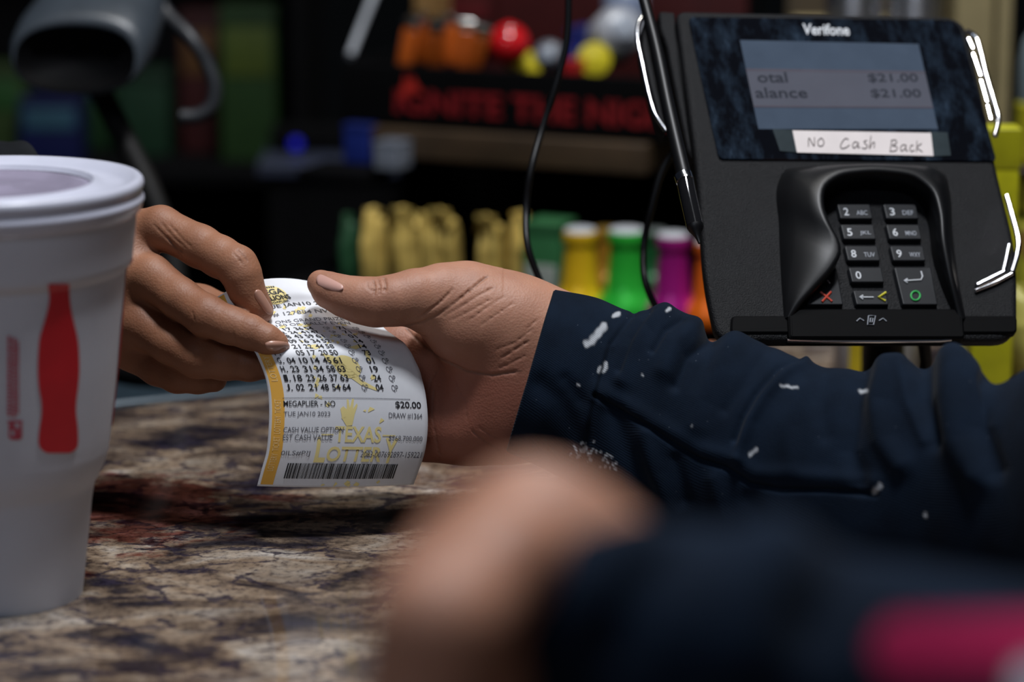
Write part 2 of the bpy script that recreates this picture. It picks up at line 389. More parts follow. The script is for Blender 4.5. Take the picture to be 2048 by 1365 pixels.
# glossy smudged glass and a dim lit screen
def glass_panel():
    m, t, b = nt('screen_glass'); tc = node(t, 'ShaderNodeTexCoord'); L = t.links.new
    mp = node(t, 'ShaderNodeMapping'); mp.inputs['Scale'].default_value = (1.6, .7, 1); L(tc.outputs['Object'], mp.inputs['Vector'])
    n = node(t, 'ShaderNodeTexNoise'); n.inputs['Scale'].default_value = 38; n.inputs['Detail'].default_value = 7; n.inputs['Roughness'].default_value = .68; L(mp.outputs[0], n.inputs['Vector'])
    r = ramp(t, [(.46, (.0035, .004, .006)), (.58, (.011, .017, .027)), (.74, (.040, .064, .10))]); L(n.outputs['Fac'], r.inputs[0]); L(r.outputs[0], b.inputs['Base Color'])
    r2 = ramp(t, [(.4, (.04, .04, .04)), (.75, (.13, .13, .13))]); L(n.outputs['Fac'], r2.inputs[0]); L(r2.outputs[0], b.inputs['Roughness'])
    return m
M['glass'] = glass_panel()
M['lcd'] = simple('lcd_blue', (.025, .033, .045), .08, var=.15, scale=60, emit=(.040, .056, .086, .85))
M['lcd_band'] = simple('lcd_band', (.03, .033, .04), .08, var=.1, scale=50, emit=(.072, .074, .098, .85))
M['lcd_edge'] = simple('lcd_edge', (.05, .05, .06), .08, var=.1, emit=(.05, .042, .056, .85))
M['lcd_text'] = simple('lcd_text', (.015, .016, .02), .08, var=.1, emit=(.020, .023, .031, .85))
M['smudge'] = simple('smudge', (.10, .17, .27), .6, var=.3, scale=200)

# ------------------------------------------------------------------ setting
def quad_grid(x0, x1, y0, y1, z): return [(x0, y0, z), (x1, y0, z), (x1, y1, z), (x0, y1, z)]
co_ = [(-1.6, 0.0), (1.6, 0.0), (1.6, 1.76), (.07, 1.76), (.0, 1.70), (-.12, 1.645), (-.262, 1.568), (-.60, 1.40), (-1.6, 1.40)]
cb_ = MB().slab(round_poly([(x, y - CTRY) for x, y in co_], .02, 4), [(.004, 0), (.0012, -.0012), (0, -.004), (0, -.028), (.004, -.032)])
ctr = cb_.build('counter', M['granite'], ang=50); ctr.location = (0, CTRY, 0); tag(ctr, 'polished brown, cream and burgundy speckled granite checkout counter', 'counter')
M['dark_wall'] = simple('dark_wall', (.003, .004, .005), .9, spec=.1)
M['floor'] = simple('store_floor', (.05, .05, .05), .4)
o = mesh_obj('wall_back', [(-3, 3.6, -.98), (3, 3.6, -.98), (3, 3.6, 2.1), (-3, 3.6, 2.1)], [[0, 1, 2, 3]], M['dark_wall'], smooth=False); tag(o, kind='structure')
o = mesh_obj('floor', quad_grid(-3, 3, -1.5, 3.6, -.98), [[0, 1, 2, 3]], M['floor'], smooth=False); tag(o, kind='structure')
MB().box((0, -.12, -.506), (3.1, 1.36, .948)).build('cabinet', simple('cabinet_front', (.02, .016, .013), .5), ctr)

# ------------------------------------------------------------------ foam cup
BASE = on_z(8, 1187, 0.0)
def cup_h(py):                   # height on the cup's axis that shows at this row
    lo, hi = -.02, .3
    for _ in range(50):
        mid = (lo + hi) / 2
        if project(BASE + np.array([0, 0, mid]))[1] > py: lo = mid
        else: hi = mid
    return (lo + hi) / 2
def cup_r(px, py):
    h = cup_h(py); ax, ay, d = project(BASE + np.array([0, 0, h])); return (px - ax) * d / F, h
prof_px = [(158, 1196), (164, 1187), (167, 1160), (172, 1110), (177, 1060), (182, 1005), (185, 985), (188, 968), (197, 950), (207, 930), (215, 905), (220, 870), (228, 800), (236, 720), (244, 620), (249, 550), (250, 541), (258, 531), (262, 525), (266, 490), (270, 450), (272, 420)]
prof = [cup_r(*p) for p in prof_px]; prof[0] = (prof[0][0], 0.0)
prof = [(prof[0][0] - .004, 0.0)] + [(prof[0][0], .0008)] + [p for p in prof[1:]]
hs = np.array([p[1] for p in prof]); rs = np.array([p[0] for p in prof])
cup = empty('foam_cup', BASE, 'tall white foam drink cup printed with red bottle shapes, plastic lid on top', 'cup')
top_r, top_h = prof[-1]
fine = []
for i in range(len(prof) - 1):
    for j in range(3): fine.append(tuple(np.array(prof[i]) * (1 - j / 3) + np.array(prof[i+1]) * j / 3))
fine.append(prof[-1])
MB().lathe(fine, 128).build('cup_body', M['foam'], cup, ang=60)
lidp = [cup_r(*p) for p in [(274, 428), (281, 420), (284, 408), (287, 402), (286, 396), (282, 390), (282, 384), (285, 376), (286, 369), (284, 362), (279, 357)]]
lr, lh = lidp[-1]
lidp += [(lr - .003, lh - .0002), (lr - .006, lh - .003), (lr - .009, lh - .004), (lr - .016, lh - .0035), (lr - .0185, lh - .0015), (lr - .0205, lh - .0012), (lr - .022, lh - .0032)]
MB().lathe(lidp, 128, close=False).build('lid', M['lid'], cup, ang=50)
iw = [(lr - .0205, lh - .0036), (lr - .024, lh - .0034), (lr - .028, lh - .0022), (lr - .031, lh - .0024), (lr - .036, lh - .0042), (.012, lh - .0042), (.010, lh - .0028), (.003, lh - .0026), (0, lh - .0026)]
lw = MB().lathe(iw, 96, close=False).build('lid_centre', M['lid_window'], cup, ang=50); lw['label'] = 'translucent lid centre with dark drink showing'
def cup_surface(theta, h, off=.0004):
    r = np.interp(h, hs, rs) + off; return np.stack([r * np.sin(theta), -r * np.cos(theta), h], -1)
def cup_hit(px, py):
    """(theta, height) where the view line meets the cup"""
    r = ray(px, py); best = None
    for d in np.arange(1.10, 1.36, .0004):
        p = CAM + d * r - BASE
        if 0 <= p[2] <= top_h and math.hypot(p[0], p[1]) <= np.interp(p[2], hs, rs): return math.atan2(p[0], -p[1]), p[2]
    return None
bot_px = [(568, 96, 137), (576, 95, 138), (584, 97, 137), (600, 97, 138), (625, 93, 142), (650, 86, 148), (675, 79, 153), (700, 76, 156), (740, 75, 157), (775, 77, 155), (805, 82, 151), (830, 82, 151), (855, 78, 154), (880, 76, 155), (893, 78, 153), (901, 84, 148), (906, 93, 138)]
L_, R_ = [], []
for py, a, c in bot_px:
    ha, hb = cup_hit(a, py), cup_hit(c, py); L_.append(ha); R_.append(hb)
L_ = np.array(L_); R_ = np.array(R_)
tt = np.linspace(0, 1, 80); ky = np.linspace(0, 1, len(bot_px))
Lf = spline(ky, L_, tt); Rf = spline(ky, R_, tt)
def bottle_print(dtheta):
    vs, fs = [], []; n = 13
    for i in range(len(tt)):
        for j in range(n):
            q = Lf[i] * (1 - j / (n - 1)) + Rf[i] * j / (n - 1); vs.append(cup_surface(q[0] + dtheta, q[1]))
    for i in range(len(tt) - 1):
        for j in range(n - 1): fs.append([(i+1)*n + j, (i+1)*n + j + 1, i*n + j + 1, i*n + j])
    return mesh_obj('bottle_print', vs, fs, M['red_ink'], cup)
bottle_print(0)
t2 = cup_hit(226, 740)[0] + .15 - (L_[8][0] + 0)
bottle_print(t2); bottle_print(-t2)
# the small recycling mark: columns of tiny print above a cup pictogram
vs, fs = [], []
def cup_patch(x0, y0, x1, y1):
    n = len(vs)
    for (x, y) in ((x0, y1), (x1, y1), (x1, y0), (x0, y0)):
        q = cup_hit(x, y); vs.append(cup_surface(q[0], q[1], .0006))
    fs.append([n, n + 1, n + 2, n + 3])
rr = random.Random(3)
for cx0, cx1, ya, yb in ((14, 21, 672, 832), (24, 31, 676, 836), (33, 37, 682, 830)):
    y = ya
    while y < yb:
        l = rr.uniform(3, 7); cup_patch(cx0 + rr.uniform(0, 1), y, cx1, min(yb, y + l)); y += l + rr.uniform(1.2, 2.5)
for a in ((15, 841, 44, 846), (17, 847, 21, 876), (38, 847, 43, 876), (20, 872, 40, 879), (22, 848, 29, 860), (28, 856, 37, 872)): cup_patch(*a)
mesh_obj('recycling_print', vs, fs, M['pink_ink'], cup)

# ------------------------------------------------------------------ lottery ticket
# rows: (w along the paper, left x,y, middle x,y, right x,y); the paper is a curled sheet
TROWS = [(-150, 424, 601, 548, 557, 690, 586), (-110, 432, 622, 566, 586, 713, 600), (-78, 441, 642, 585, 610, 735, 613), (-32, 454, 663, 602, 641, 757, 641),
         (0, 465, 668, 616, 657, 772, 660), (18, 475, 672, 628, 664, 783, 668), (36, 484, 678, 638, 672, 794, 676), (54, 497, 686, 651, 682, 807, 685), (72, 503, 696, 658, 692.5, 815, 695), (90, 511, 707, 666, 705, 823, 707),
         (108, 518, 722, 673, 721, 831, 723), (126, 525, 739, 681, 738, 839, 740), (144, 531, 757, 687, 756, 844, 758), (162, 535, 776, 692, 775, 849, 778), (195, 538, 808, 696, 808, 854, 812), (248, 537, 861, 696, 861, 855, 865),
         (295, 532, 908, 690, 909, 848, 911), (328, 523, 940, 680, 942, 837, 943), (362, 514, 973, 670, 975, 827, 970)]
TR = np.array(TROWS, float); wk = TR[:, 0]
wf = np.linspace(-150, 362, 257); mid = spline(wk, TR[:, 3:5], wf)
stp = np.hypot(*np.diff(mid, axis=0).T); dz = np.sqrt(np.clip(np.diff(wf)**2 - stp**2, 0, None))
j0 = np.searchsorted(wf, 162); dep = np.zeros(len(wf))
for i in range(j0 - 1, -1, -1): dep[i] = dep[i + 1] + dz[i] * .9
for i in range(j0 + 1, len(wf)): dep[i] = dep[i - 1] + (wf[i] - 200) / 160 * .35 * (wf[1] - wf[0]) * (wf[i] > 200)
PXM = F / 1.362
def ticket(u, wv, off=0.0):
    """point on the paper, u across (0 left .. 1 right), wv along; off metres towards the viewer"""
    u = np.asarray(u, float); wv = np.asarray(wv, float); q = spline(wk, TR[:, 1:], wv)
    a = (1 - u) * (1 - 2 * u); m = 4 * u * (1 - u); c = u * (2 * u - 1)
    px = a * q[..., 0] + m * q[..., 2] + c * q[..., 4]; py = a * q[..., 1] + m * q[..., 3] + c * q[..., 5]
    d = 1.362 + np.interp(wv, wf, dep) / PXM + (.006 * (u - .5)) + .010 * np.clip((u - .62) / .38, 0, 1)**2 - off
    return atv(px, py, d)
us = np.linspace(0, 1, 41); ws = np.linspace(-150, 362, 130)
U, Wv = np.meshgrid(us, ws)
Pt = ticket(U, Wv); Pb = ticket(U, Wv, -.00012); n_u = len(us)
def grid_faces(nr, nc, base=0, flip=False):
    f = [[base + i*nc + j, base + i*nc + j + 1, base + (i+1)*nc + j + 1, base + (i+1)*nc + j] for i in range(nr - 1) for j in range(nc - 1)]
    return [q[::-1] for q in f] if flip else f
vs = np.concatenate([Pt.reshape(-1, 3), Pb.reshape(-1, 3)]); N = Pt.shape[0] * n_u; nr = len(ws)
fs = grid_faces(nr, n_u, 0, True) + grid_faces(nr, n_u, N)
for j in range(n_u - 1): fs += [[j, j + 1, N + j + 1, N + j], [(nr-1)*n_u + j + 1, (nr-1)*n_u + j, N + (nr-1)*n_u + j, N + (nr-1)*n_u + j + 1]]
for i in range(nr - 1): fs += [[(i+1)*n_u, i*n_u, N + i*n_u, N + (i+1)*n_u], [i*n_u + n_u-1, (i+1)*n_u + n_u-1, N + (i+1)*n_u + n_u-1, N + i*n_u + n_u-1]]
TORG = ticket(.5, 150.)
tk = mesh_obj('lottery_ticket', vs, fs, M['paper'], origin=TORG)
tag(tk, 'curled white lottery ticket with orange left stripe, held between the two hands', 'ticket')
class Ink:
    def __init__(s): s.v = []; s.f = []
    def text(s, body, u0, u1, wtop, wbot, bold=0.0, slant=0.0):
        V, Fc, _ = text2d(body, bold); n = len(s.v)
        u = u0 + V[:, 0] * (u1 - u0) + slant * V[:, 1]; wv = wbot + V[:, 1] * (wtop - wbot)
        s.v += list(zip(u, wv)); s.f += [[i + n for i in f] for f in Fc]
    def rect(s, u0, u1, w0, w1, nu=2, nw=2):
        n = len(s.v)
        for i in range(nw):
            for j in range(nu): s.v.append((u0 + (u1 - u0) * j / (nu - 1), w0 + (w1 - w0) * i / (nw - 1)))
        s.f += [q[::-1] for q in grid_faces(nw, nu, n)]
    def poly(s, pts):
        n = len(s.v); s.v += list(pts); s.f.append(list(range(n, n + len(pts))))
    def fan(s, c, pts):
        n = len(s.v); s.v += [c] + list(pts); k = len(pts); s.f += [[n, n + 1 + i, n + 1 + (i + 1) % k] for i in range(k)]
def ink_build(ink, name, m, off):
    bm = bmesh.new(); vv_ = [bm.verts.new((u * 310, w_, 0)) for u, w_ in ink.v]
    for f_ in ink.f:
        try: bm.faces.new([vv_[i] for i in f_])
        except ValueError: pass
    bmesh.ops.triangulate(bm, faces=bm.faces[:])
    for k in range(3):            # short edges, so that the print follows the curl of the paper
        e_ = [e for e in bm.edges if e.calc_length() > 7]
        if not e_: break
        bmesh.ops.subdivide_edges(bm, edges=e_, cuts=1, use_grid_fill=False); bmesh.ops.triangulate(bm, faces=[f for f in bm.faces if len(f.verts) > 3])
    bm.verts.index_update(); a = np.array([(v.co.x / 310, v.co.y) for v in bm.verts]); fc = [[v.index for v in f.verts] for f in bm.faces]; bm.free()
    return mesh_obj(name, ticket(a[:, 0], a[:, 1], off) - TORG, fc, m, tk)
mega = {'A': '71', 'B': '71', 'C': '01', 'D': '14', 'E': '14', 'F': '73', 'G': '01', 'H': '19', 'I': '24', 'J': '04'}
blk, gry, yel = Ink(), Ink(), Ink()
U5 = [.182, .262, .338, .412, .478]
lines5 = {'A': ['', '07', '17', '36', '54'], 'B': ['', '12', '24', '41', '47'], 'C': ['', '08', '43', '59', '61'], 'D': ['', '09', '16', '34', '52'], 'E': ['', '21', '22', '44', '58'],
          'F': ['', '05', '17', '20', '50'], 'G': ['04', '10', '14', '45', '61'], 'H': ['23', '31', '34', '58', '63'], 'I': ['18', '23', '26', '37', '63'], 'J': ['02', '21', '48', '54', '64']}
for k, L in enumerate('ABCDEFGHIJ'):
    wc = k * 18; t_, b_ = wc - 6.6, wc + 6.6
    blk.text(L, .118, .142, t_, b_, .012); blk.rect(.150, .158, b_ - 2.5, b_)
    for x, n in zip(U5, lines5[L]):
        if n: blk.text(n, x, x + .052, t_, b_, .014)
    gry.text('QP', .60, .642, t_ + 1, b_ + 1.5)
    blk.text(mega[L], .690, .738, t_, b_, .016)
    gry.text('QP', .79, .832, t_ + 1, b_ + 1.5)
for i in range(92): gry.rect(.09 + i * .0088, .09 + i * .0088 + .005, 182.6, 184.3)
blk.text('MEGAPLIER - NO', .092, .42, 189, 201, .004)
gry.text('TUE JAN10 2023', .092, .385, 211, 223); gry.text('DRAW #1364', .755, .965, 211, 223)
blk.text('$20.00', .80, .962, 188, 203, .012)
gry.text('CASH VALUE OPTION', .094, .472, 242, 253); gry.text('EST CASH VALUE', .094, .405, 257, 268.5)
gry.text('$568,700,000', .76, .972, 257, 268.5); gry.text('0ILS#P?J', .095, .278, 289, 301); gry.text('2083-007692897-159221', .60, .985, 289, 301)
gry.text('ONS GRAND PRIZE', .33, .78, -38, -28); gry.text('150 OR RALLY EVEN', .32, .80, -24, -14)
gry.text('# 127884 NW', .34, .74, -62, -51, .006); blk.text('TUE JAN10 2023', .30, .78, -84, -72, .004)
rr = random.Random(11); x = .155
bar = Ink()
while x < .855:
    wd = rr.choice([.003, .003, .0055, .0085]); bar.rect(x, min(x + wd, .86), 314, 345, 2, 8); x += wd + rr.choice([.003, .003, .0055])
# the round mark at the top of the ticket: a yellow ball with black lettering
def ell(c, a, b_, n=40): return [(c[0] + a * math.cos(2*math.pi*i/n), c[1] + b_ * math.sin(2*math.pi*i/n)) for i in range(n)]
yel.fan((.415, -108), ell((.415, -108), .105, 24))
blk.text('MEGA', .318, .512, -123, -108, .03); blk.text('MILLIONS', .312, .528, -106, -94, .03); blk.text('MEGAPLIER', .35, .50, -92, -87, .012)
for q in range(7): blk.rect(.36 + q * .016, .371 + q * .016, -130, -126)
# background print: state logo lettering and a lively pale yellow ornament
yel.text('TEXAS', .42, .712, 240, 272, .022); yel.text('OTTER', .385, .735, 280, 310, .024); yel.text('L', .312, .380, 262, 312, .03); yel.text('Y', .742, .822, 262, 312, .022)
yel.rect(.335, .41, 256, 258.5, 4); yel.rect(.72, .80, 256, 258.5, 4)
yel.fan((.55, 121), ell((.55, 121), .082, 24))
yel.poly([(.43, 92), (.50, 100), (.62, 150), (.70, 164), (.69, 168), (.60, 158), (.50, 132), (.44, 110)][::-1])
yel.poly([(.36, 70), (.42, 66), (.45, 74), (.40, 82)][::-1]); yel.poly([(.62, 76), (.70, 66), (.72, 72), (.66, 82)][::-1]); yel.poly([(.70, 88), (.73, 84), (.72, 110), (.70, 108)][::-1])
yel.poly([(.46, 225), (.45, 205), (.47, 200), (.49, 206), (.495, 186), (.505, 186), (.51, 203), (.53, 184), (.54, 186), (.53, 205), (.555, 194), (.56, 198), (.54, 215), (.525, 238), (.49, 240)][::-1])
for k in range(46):
    c = (rr.uniform(.30, .78), rr.choice([rr.uniform(-20, 60), rr.uniform(60, 180), rr.uniform(176, 240), rr.uniform(348, 358)])); a = rr.uniform(.006, .022); hgt = rr.uniform(2, 6); s_ = rr.uniform(-.02, .02)
    yel.poly([(c[0] - a, c[1] + hgt * .3), (c[0] - a * .2 + s_, c[1] + hgt), (c[0] + a, c[1] - hgt * .2), (c[0] + s_ * .5, c[1] - hgt)])
for k in range(14):
    c = (rr.uniform(.33, .70), rr.uniform(-75, -10)); a = rr.uniform(.012, .03)
    yel.poly([(c[0] - a, c[1] + 3), (c[0], c[1] + 6), (c[0] + a, c[1] - 1), (c[0] + a * .2, c[1] - 5)])
st = Ink(); st.rect(.018, .098, -146, 358, 4, 90); ink_build(st, 'orange_stripe', M['orange_ink'], .00008)
pl = Ink()
vt, ft, _ = text2d('LOTTERY  TICKET  LOTTERY  TICKET', .0)
for w0, w1 in ((186, 330), (-60, 150)):
    n = len(pl.v); pl.v += [(.035 + (1 - y_) * .04, w1 - x_ * (w1 - w0)) for x_, y_ in vt]; pl.f += [[i + n for i in f][::-1] for f in ft]
ink_build(pl, 'stripe_lettering', M['pale_ink'], .0002)
ink_build(yel, 'yellow_artwork', M['yellow_ink'], .00016)
ink_build(blk, 'printed_numbers', M['ink'], .00028); ink_build(gry, 'printed_text', M['grey_ink'], .00024); ink_build(bar, 'barcode', M['ink'], .0002)
def tdepth(px, py):
    v = Pt.reshape(-1, 3) - CAM; d = v @ FWD; x = 1024 + F * (v @ RGT) / d; y = 682.5 - F * (v @ UPV) / d
    return float(d[np.argmin((x - px)**2 + (y - py)**2)])

# ------------------------------------------------------------------ hands
def P3(l): return [(at(x, y, d), r * d / F) for x, y, d, r in l]
def arr_attr(V, fn):
    v = V - CAM; d = v @ FWD; return fn(1024 + F * (v @ RGT) / d, 682.5 - F * (v @ UPV) / d, d)
def seg_dist(px, py, pts):
    best = np.full(px.shape, 1e9)
    for (ax, ay), (bx, by) in zip(pts[:-1], pts[1:]):
        dx, dy = bx - ax, by - ay; L = dx * dx + dy * dy + 1e-9; t = np.clip(((px - ax) * dx + (py - ay) * dy) / L, 0, 1)
        best = np.minimum(best, np.hypot(px - ax - t * dx, py - ay - t * dy))
    return best
def surf_line(S, pts, d0, d1, n=8, inset=0.0):
    """points on the body under a line drawn over it"""
    out = []
    for (ax, ay), (bx, by) in zip(pts[:-1], pts[1:]):
        for i in range(n):
            t = i / n; x, y = ax + (bx - ax) * t, ay + (by - ay) * t; d = S.hit(x, y, d0, d1)
            if d is not None: out.append(at(x, y, d - inset))
    return out
def nail(name, parent, S, corners, m, d0, d1, lift=.0004, bulge=.0006, org=None):
    """a curved nail plate laid on the finger; corners: base-left, base-right, tip-right, tip-left"""
    c = np.array(corners, float); n, k = 13, 15; px = np.zeros((k, n)); py = np.zeros((k, n)); dd = np.full((k, n), np.nan)
    for i in range(k):
        for j in range(n):
            u, v = j / (n - 1), i / (k - 1)
            uu = .5 + (u - .5) * (1 - .30 * (1 - math.sqrt(max(0, 1 - (2*v - 1)**4))))
            q = (c[0] * (1 - uu) + c[1] * uu) * (1 - v) + (c[3] * (1 - uu) + c[2] * uu) * v
            ax = (c[2] + c[3]) / 2 - (c[0] + c[1]) / 2
            q = q + ax * (.07 * (1 - (2*u - 1)**2)) * (1 if v > .5 else -1) * abs(2*v - 1)**2
            px[i, j], py[i, j] = q; h = S.hit(q[0], q[1], d0, d1); dd[i, j] = h if h is not None else np.nan
    good = ~np.isnan(dd)
    A = np.stack([np.ones(good.sum()), px[good], py[good], px[good]**2, px[good]*py[good], py[good]**2], 1)
    co, *_ = np.linalg.lstsq(A, dd[good], rcond=None)
    D = co[0] + co[1]*px + co[2]*py + co[3]*px**2 + co[4]*px*py + co[5]*py**2
    uu, vv = np.meshgrid(np.linspace(-1, 1, n), np.linspace(-1, 1, k))
    Dt = D - lift - bulge * (1 - uu**2)
    T = atv(px, py, Dt).reshape(-1, 3); B = atv(px, py, D + .0012).reshape(-1, 3); N = len(T)
    fs = grid_faces(k, n, 0, True) + grid_faces(k, n, N)
    for j in range(n - 1): fs += [[j, j+1, N+j+1, N+j], [(k-1)*n+j+1, (k-1)*n+j, N+(k-1)*n+j, N+(k-1)*n+j+1]]
    for i in range(k - 1): fs += [[(i+1)*n, i*n, N+i*n, N+(i+1)*n], [i*n+n-1, (i+1)*n+n-1, N+(i+1)*n+n-1, N+i*n+n-1]]
    return mesh_obj(name, np.concatenate([T, B]) - org, fs, m, parent)
def sleeve_mesh(st, ns, nth, ridges=(), lean=0, cuff=.004):
    """tube of cloth; st rows: (top x,y, bottom x,y, depth, half thickness px)"""
    A = np.array(st, float); k = np.concatenate([[0], np.cumsum(np.hypot(np.diff(A[:, 0] + A[:, 2]), np.diff(A[:, 1] + A[:, 3])) / 2)]); k /= k[-1]
    q = spline(k, A, np.linspace(0, 1, ns)); th = np.linspace(0, 2 * math.pi, nth, endpoint=False)
    T = atv(q[:, 0], q[:, 1], q[:, 4]); B = atv(q[:, 2], q[:, 3], q[:, 4]); C = (T + B) / 2; v = T - C
    f = CAM - C; f /= np.linalg.norm(f, axis=1)[:, None]; f = f * (q[:, 5] * q[:, 4] / F)[:, None] - RGT * (lean * q[:, 4] / F * np.exp(-np.linspace(0, 6, ns)))[:, None]
    P = C[:, None] + np.cos(th)[None, :, None] * v[:, None] + np.sin(th)[None, :, None] * f[:, None]
    du = np.gradient(P, axis=0); dv = (np.roll(P, -1, 1) - np.roll(P, 1, 1)); Nn = np.cross(du, dv); Nn /= np.linalg.norm(Nn, axis=2)[..., None] + 1e-12
    if ((P - C[:, None]) * Nn).sum() < 0: Nn = -Nn
    px, py, d = (x.reshape(ns, nth) for x in project(P.reshape(-1, 3)))
    front = np.clip(np.sin(th) * 3 + .75, 0, 1)[None, :]
    disp = np.zeros((ns, nth))
    for pts, wd, h in ridges: disp += .85 * h * np.exp(-(seg_dist(px, py, pts) / wd)**2)
    P = P + Nn * (disp * front)[..., None]
    # turned-in cuff
    inner = []
    for t, dep_ in ((.25, 0.0), (.75, .001), (1.0, .005), (1.0, .02)):
        ax = (C[3] - C[0]) / np.linalg.norm(C[3] - C[0]); R = P[0] - C[0]; L = np.linalg.norm(R, axis=1)[:, None]
        e = .0012 * math.sin(math.pi * min(t, .999)) if t < 1 else 0
        inner.append(C[0] + R * (1 - cuff * t / L) + ax * (dep_ - e))
    full = np.concatenate([np.array(inner[::-1]), P]); n2 = full.shape[0]
    fs = [[i*nth + j, i*nth + (j+1) % nth, (i+1)*nth + (j+1) % nth, (i+1)*nth + j] for i in range(n2 - 1) for j in range(nth)]
    fs.append([(n2-1)*nth + j for j in range(nth)])
    pxa, pya, _ = project(full.reshape(-1, 3)); fr = np.tile(np.sin(th), n2) > -.1
    return full.reshape(-1, 3), fs, pxa, pya, fr

# ---- customer: right hand under the ticket with the thumb on top
S = SDF(at(555, 520, 1.30) + np.array([-.005, .02, -.125]), at(1230, 500, 1.46) + np.array([0.0, 0.0, 0.02]), .0005)
HX = 1.372
rd = -ray(900, 700); UPX = np.array([0, 0, 1.0])
thumb = P3([(641, 567, 1.374, 27), (660, 581, 1.371, 35), (690, 593, 1.368, 40), (722, 601, 1.366, 45), (752, 605, 1.366, 48), (790, 601, 1.367, 50), (830, 594, 1.370, 54), (880, 588, 1.375, 57), (930, 592, 1.380, 58)])
S.chain(thumb, .003)
S.chain(P3([(880, 622, 1.378, 60), (950, 640, 1.382, 86), (1030, 660, 1.385, 88), (1120, 700, 1.388, 85)]), .010)
S.chain(P3([(930, 600, 1.385, 64), (1010, 640, 1.388, 80), (1120, 690, 1.390, 95)]), .012)
S.cap(at(930, 668, 1.378), at(1000, 674, 1.380), 66 * HX / F, 62 * HX / F, .008)
for px, py, d, r in ((800, 690, 1.410, 46), (790, 742, 1.414, 50), (800, 800, 1.412, 52), (835, 862, 1.404, 52)):
    S.cap(at(1090, 770, 1.400), at(px, py, d), 92 * HX / F, r * HX / F, .014)
S.chain(P3([(1120, 830, 1.394, 70), (1010, 846, 1.392, 72), (930, 852, 1.395, 66), (862, 858, 1.400, 58)]), .012)
S.cap(at(1060, 745, 1.388), at(1240, 790, 1.382), 158 * HX / F, 150 * HX / F, .012, flat=(rd, 1.55))
for ch in ([(800, 690, 1.410, 44), (690, 690, 1.408, 36), (625, 676, 1.406, 32), (580, 668, 1.403, 27)], [(790, 745, 1.414, 46), (670, 748, 1.412, 38), (600, 740, 1.408, 33), (548, 735, 1.402, 28)],
           [(800, 802, 1.412, 45), (690, 810, 1.410, 37), (625, 806, 1.405, 32), (575, 800, 1.398, 27)], [(835, 862, 1.404, 44), (760, 868, 1.402, 33), (715, 866, 1.397, 29), (672, 860, 1.391, 25)]):
    S.chain(P3(ch), .004)
CREASE_A = [([(747, 561), (750, 575), (748, 592)], .7), ([(756, 559), (760, 575), (758, 590)], .4), ([(768, 556), (772, 570), (769, 584)], .8), ([(735, 566), (737, 580)], .3), ([(742, 566), (743, 586)], .25),
            ([(812, 653), (846, 645), (880, 628), (908, 607), (935, 586), (958, 566), (975, 553)], 1.0), ([(836, 636), (872, 612), (895, 592), (907, 575)], .35), ([(850, 628), (880, 606), (900, 584)], .25), ([(888, 632), (925, 612), (955, 592), (990, 574)], .5), ([(905, 640), (945, 620), (985, 596)], .3), ([(940, 640), (975, 614), (1012, 590)], .35), ([(960, 652), (995, 628), (1030, 604)], .3), ([(918, 600), (945, 575)], .3),
            ([(814, 658), (843, 689), (883, 719), (934, 743), (984, 751), (1042, 743)], 1.4), ([(1056, 684), (1030, 700), (998, 720)], .6), ([(1066, 658), (1030, 686), (985, 703)], .3), ([(1050, 712), (1020, 728), (995, 738)], .4), ([(1074, 640), (1050, 662)], .3),
            ([(944, 862), (965, 880), (1000, 903)], .6), ([(958, 856), (980, 870), (1010, 884)], .3), ([(868, 780), (864, 830), (872, 880), (880, 915)], .6), ([(878, 735), (862, 760), (856, 790)], .4), ([(905, 760), (930, 800), (935, 850)], .25)]
CREASE_B = []
def carve(S, creases, d0, d1):
    for pts, r in creases: 
        L = surf_line(S, pts, d0, d1, 8, .00035)
        if len(L) > 1: S.groove(L, .00052 * r**.5, .0007)
carve(S, CREASE_A, 1.30, 1.46)
Vr, Fr = S.mesh(2); SA = S
palm_shade_r = arr_attr(Vr, lambda x, y, d: np.clip((y - 640 - (x - 850) * .15) / 110, 0, 1))  # redder palm skin, with the shade below the thumb ball painted in
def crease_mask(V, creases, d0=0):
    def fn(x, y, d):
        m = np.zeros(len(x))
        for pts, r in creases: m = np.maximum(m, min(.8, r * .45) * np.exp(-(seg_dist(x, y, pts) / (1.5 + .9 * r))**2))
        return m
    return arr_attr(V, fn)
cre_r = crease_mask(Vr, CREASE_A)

# ---- customer: left hand close to the camera, hanging from the wrist
S = SDF(at(1000, 1200, .667) + np.array([-.075, -.075, -.105]), at(1000, 1200, .667) + np.array([.085, .075, .055]), .0014)
e = .667
S.chain([(at(1480, 1330, .672), 150 * e / F), (at(1250, 1245, .67), 160 * e / F), (at(1110, 1170, e), 190 * e / F), (at(1005, 1240, e), 212 * e / F), (at(930, 1400, .662), 212 * e / F)], .012, flat=(rd, 1.15))
S.cap(at(1050, 1050, .665), at(920, 1190, .665), 105 * e / F, 88 * e / F, .016)
for i, (px, py, d) in enumerate(((850, 1330, .632), (880, 1420, .645), (915, 1500, .660), (960, 1560, .678))):
    S.chain([(at(960, 1330, .645 + i * .012), .014), (at(px, py, d), .0115), (at(px + 10, py + 260, d + .012), .0105), (at(px + 120, py + 400, d + .03), .0095), (at(px + 230, py + 420, d + .035), .0085)], .006)
S.chain([(at(1010, 1120, .64), .013), (at(880, 1250, .622), .0125), (at(850, 1480, .622), .0115), (at(900, 1660, .63), .009)], .010)
Vl, Fl = S.mesh(2)

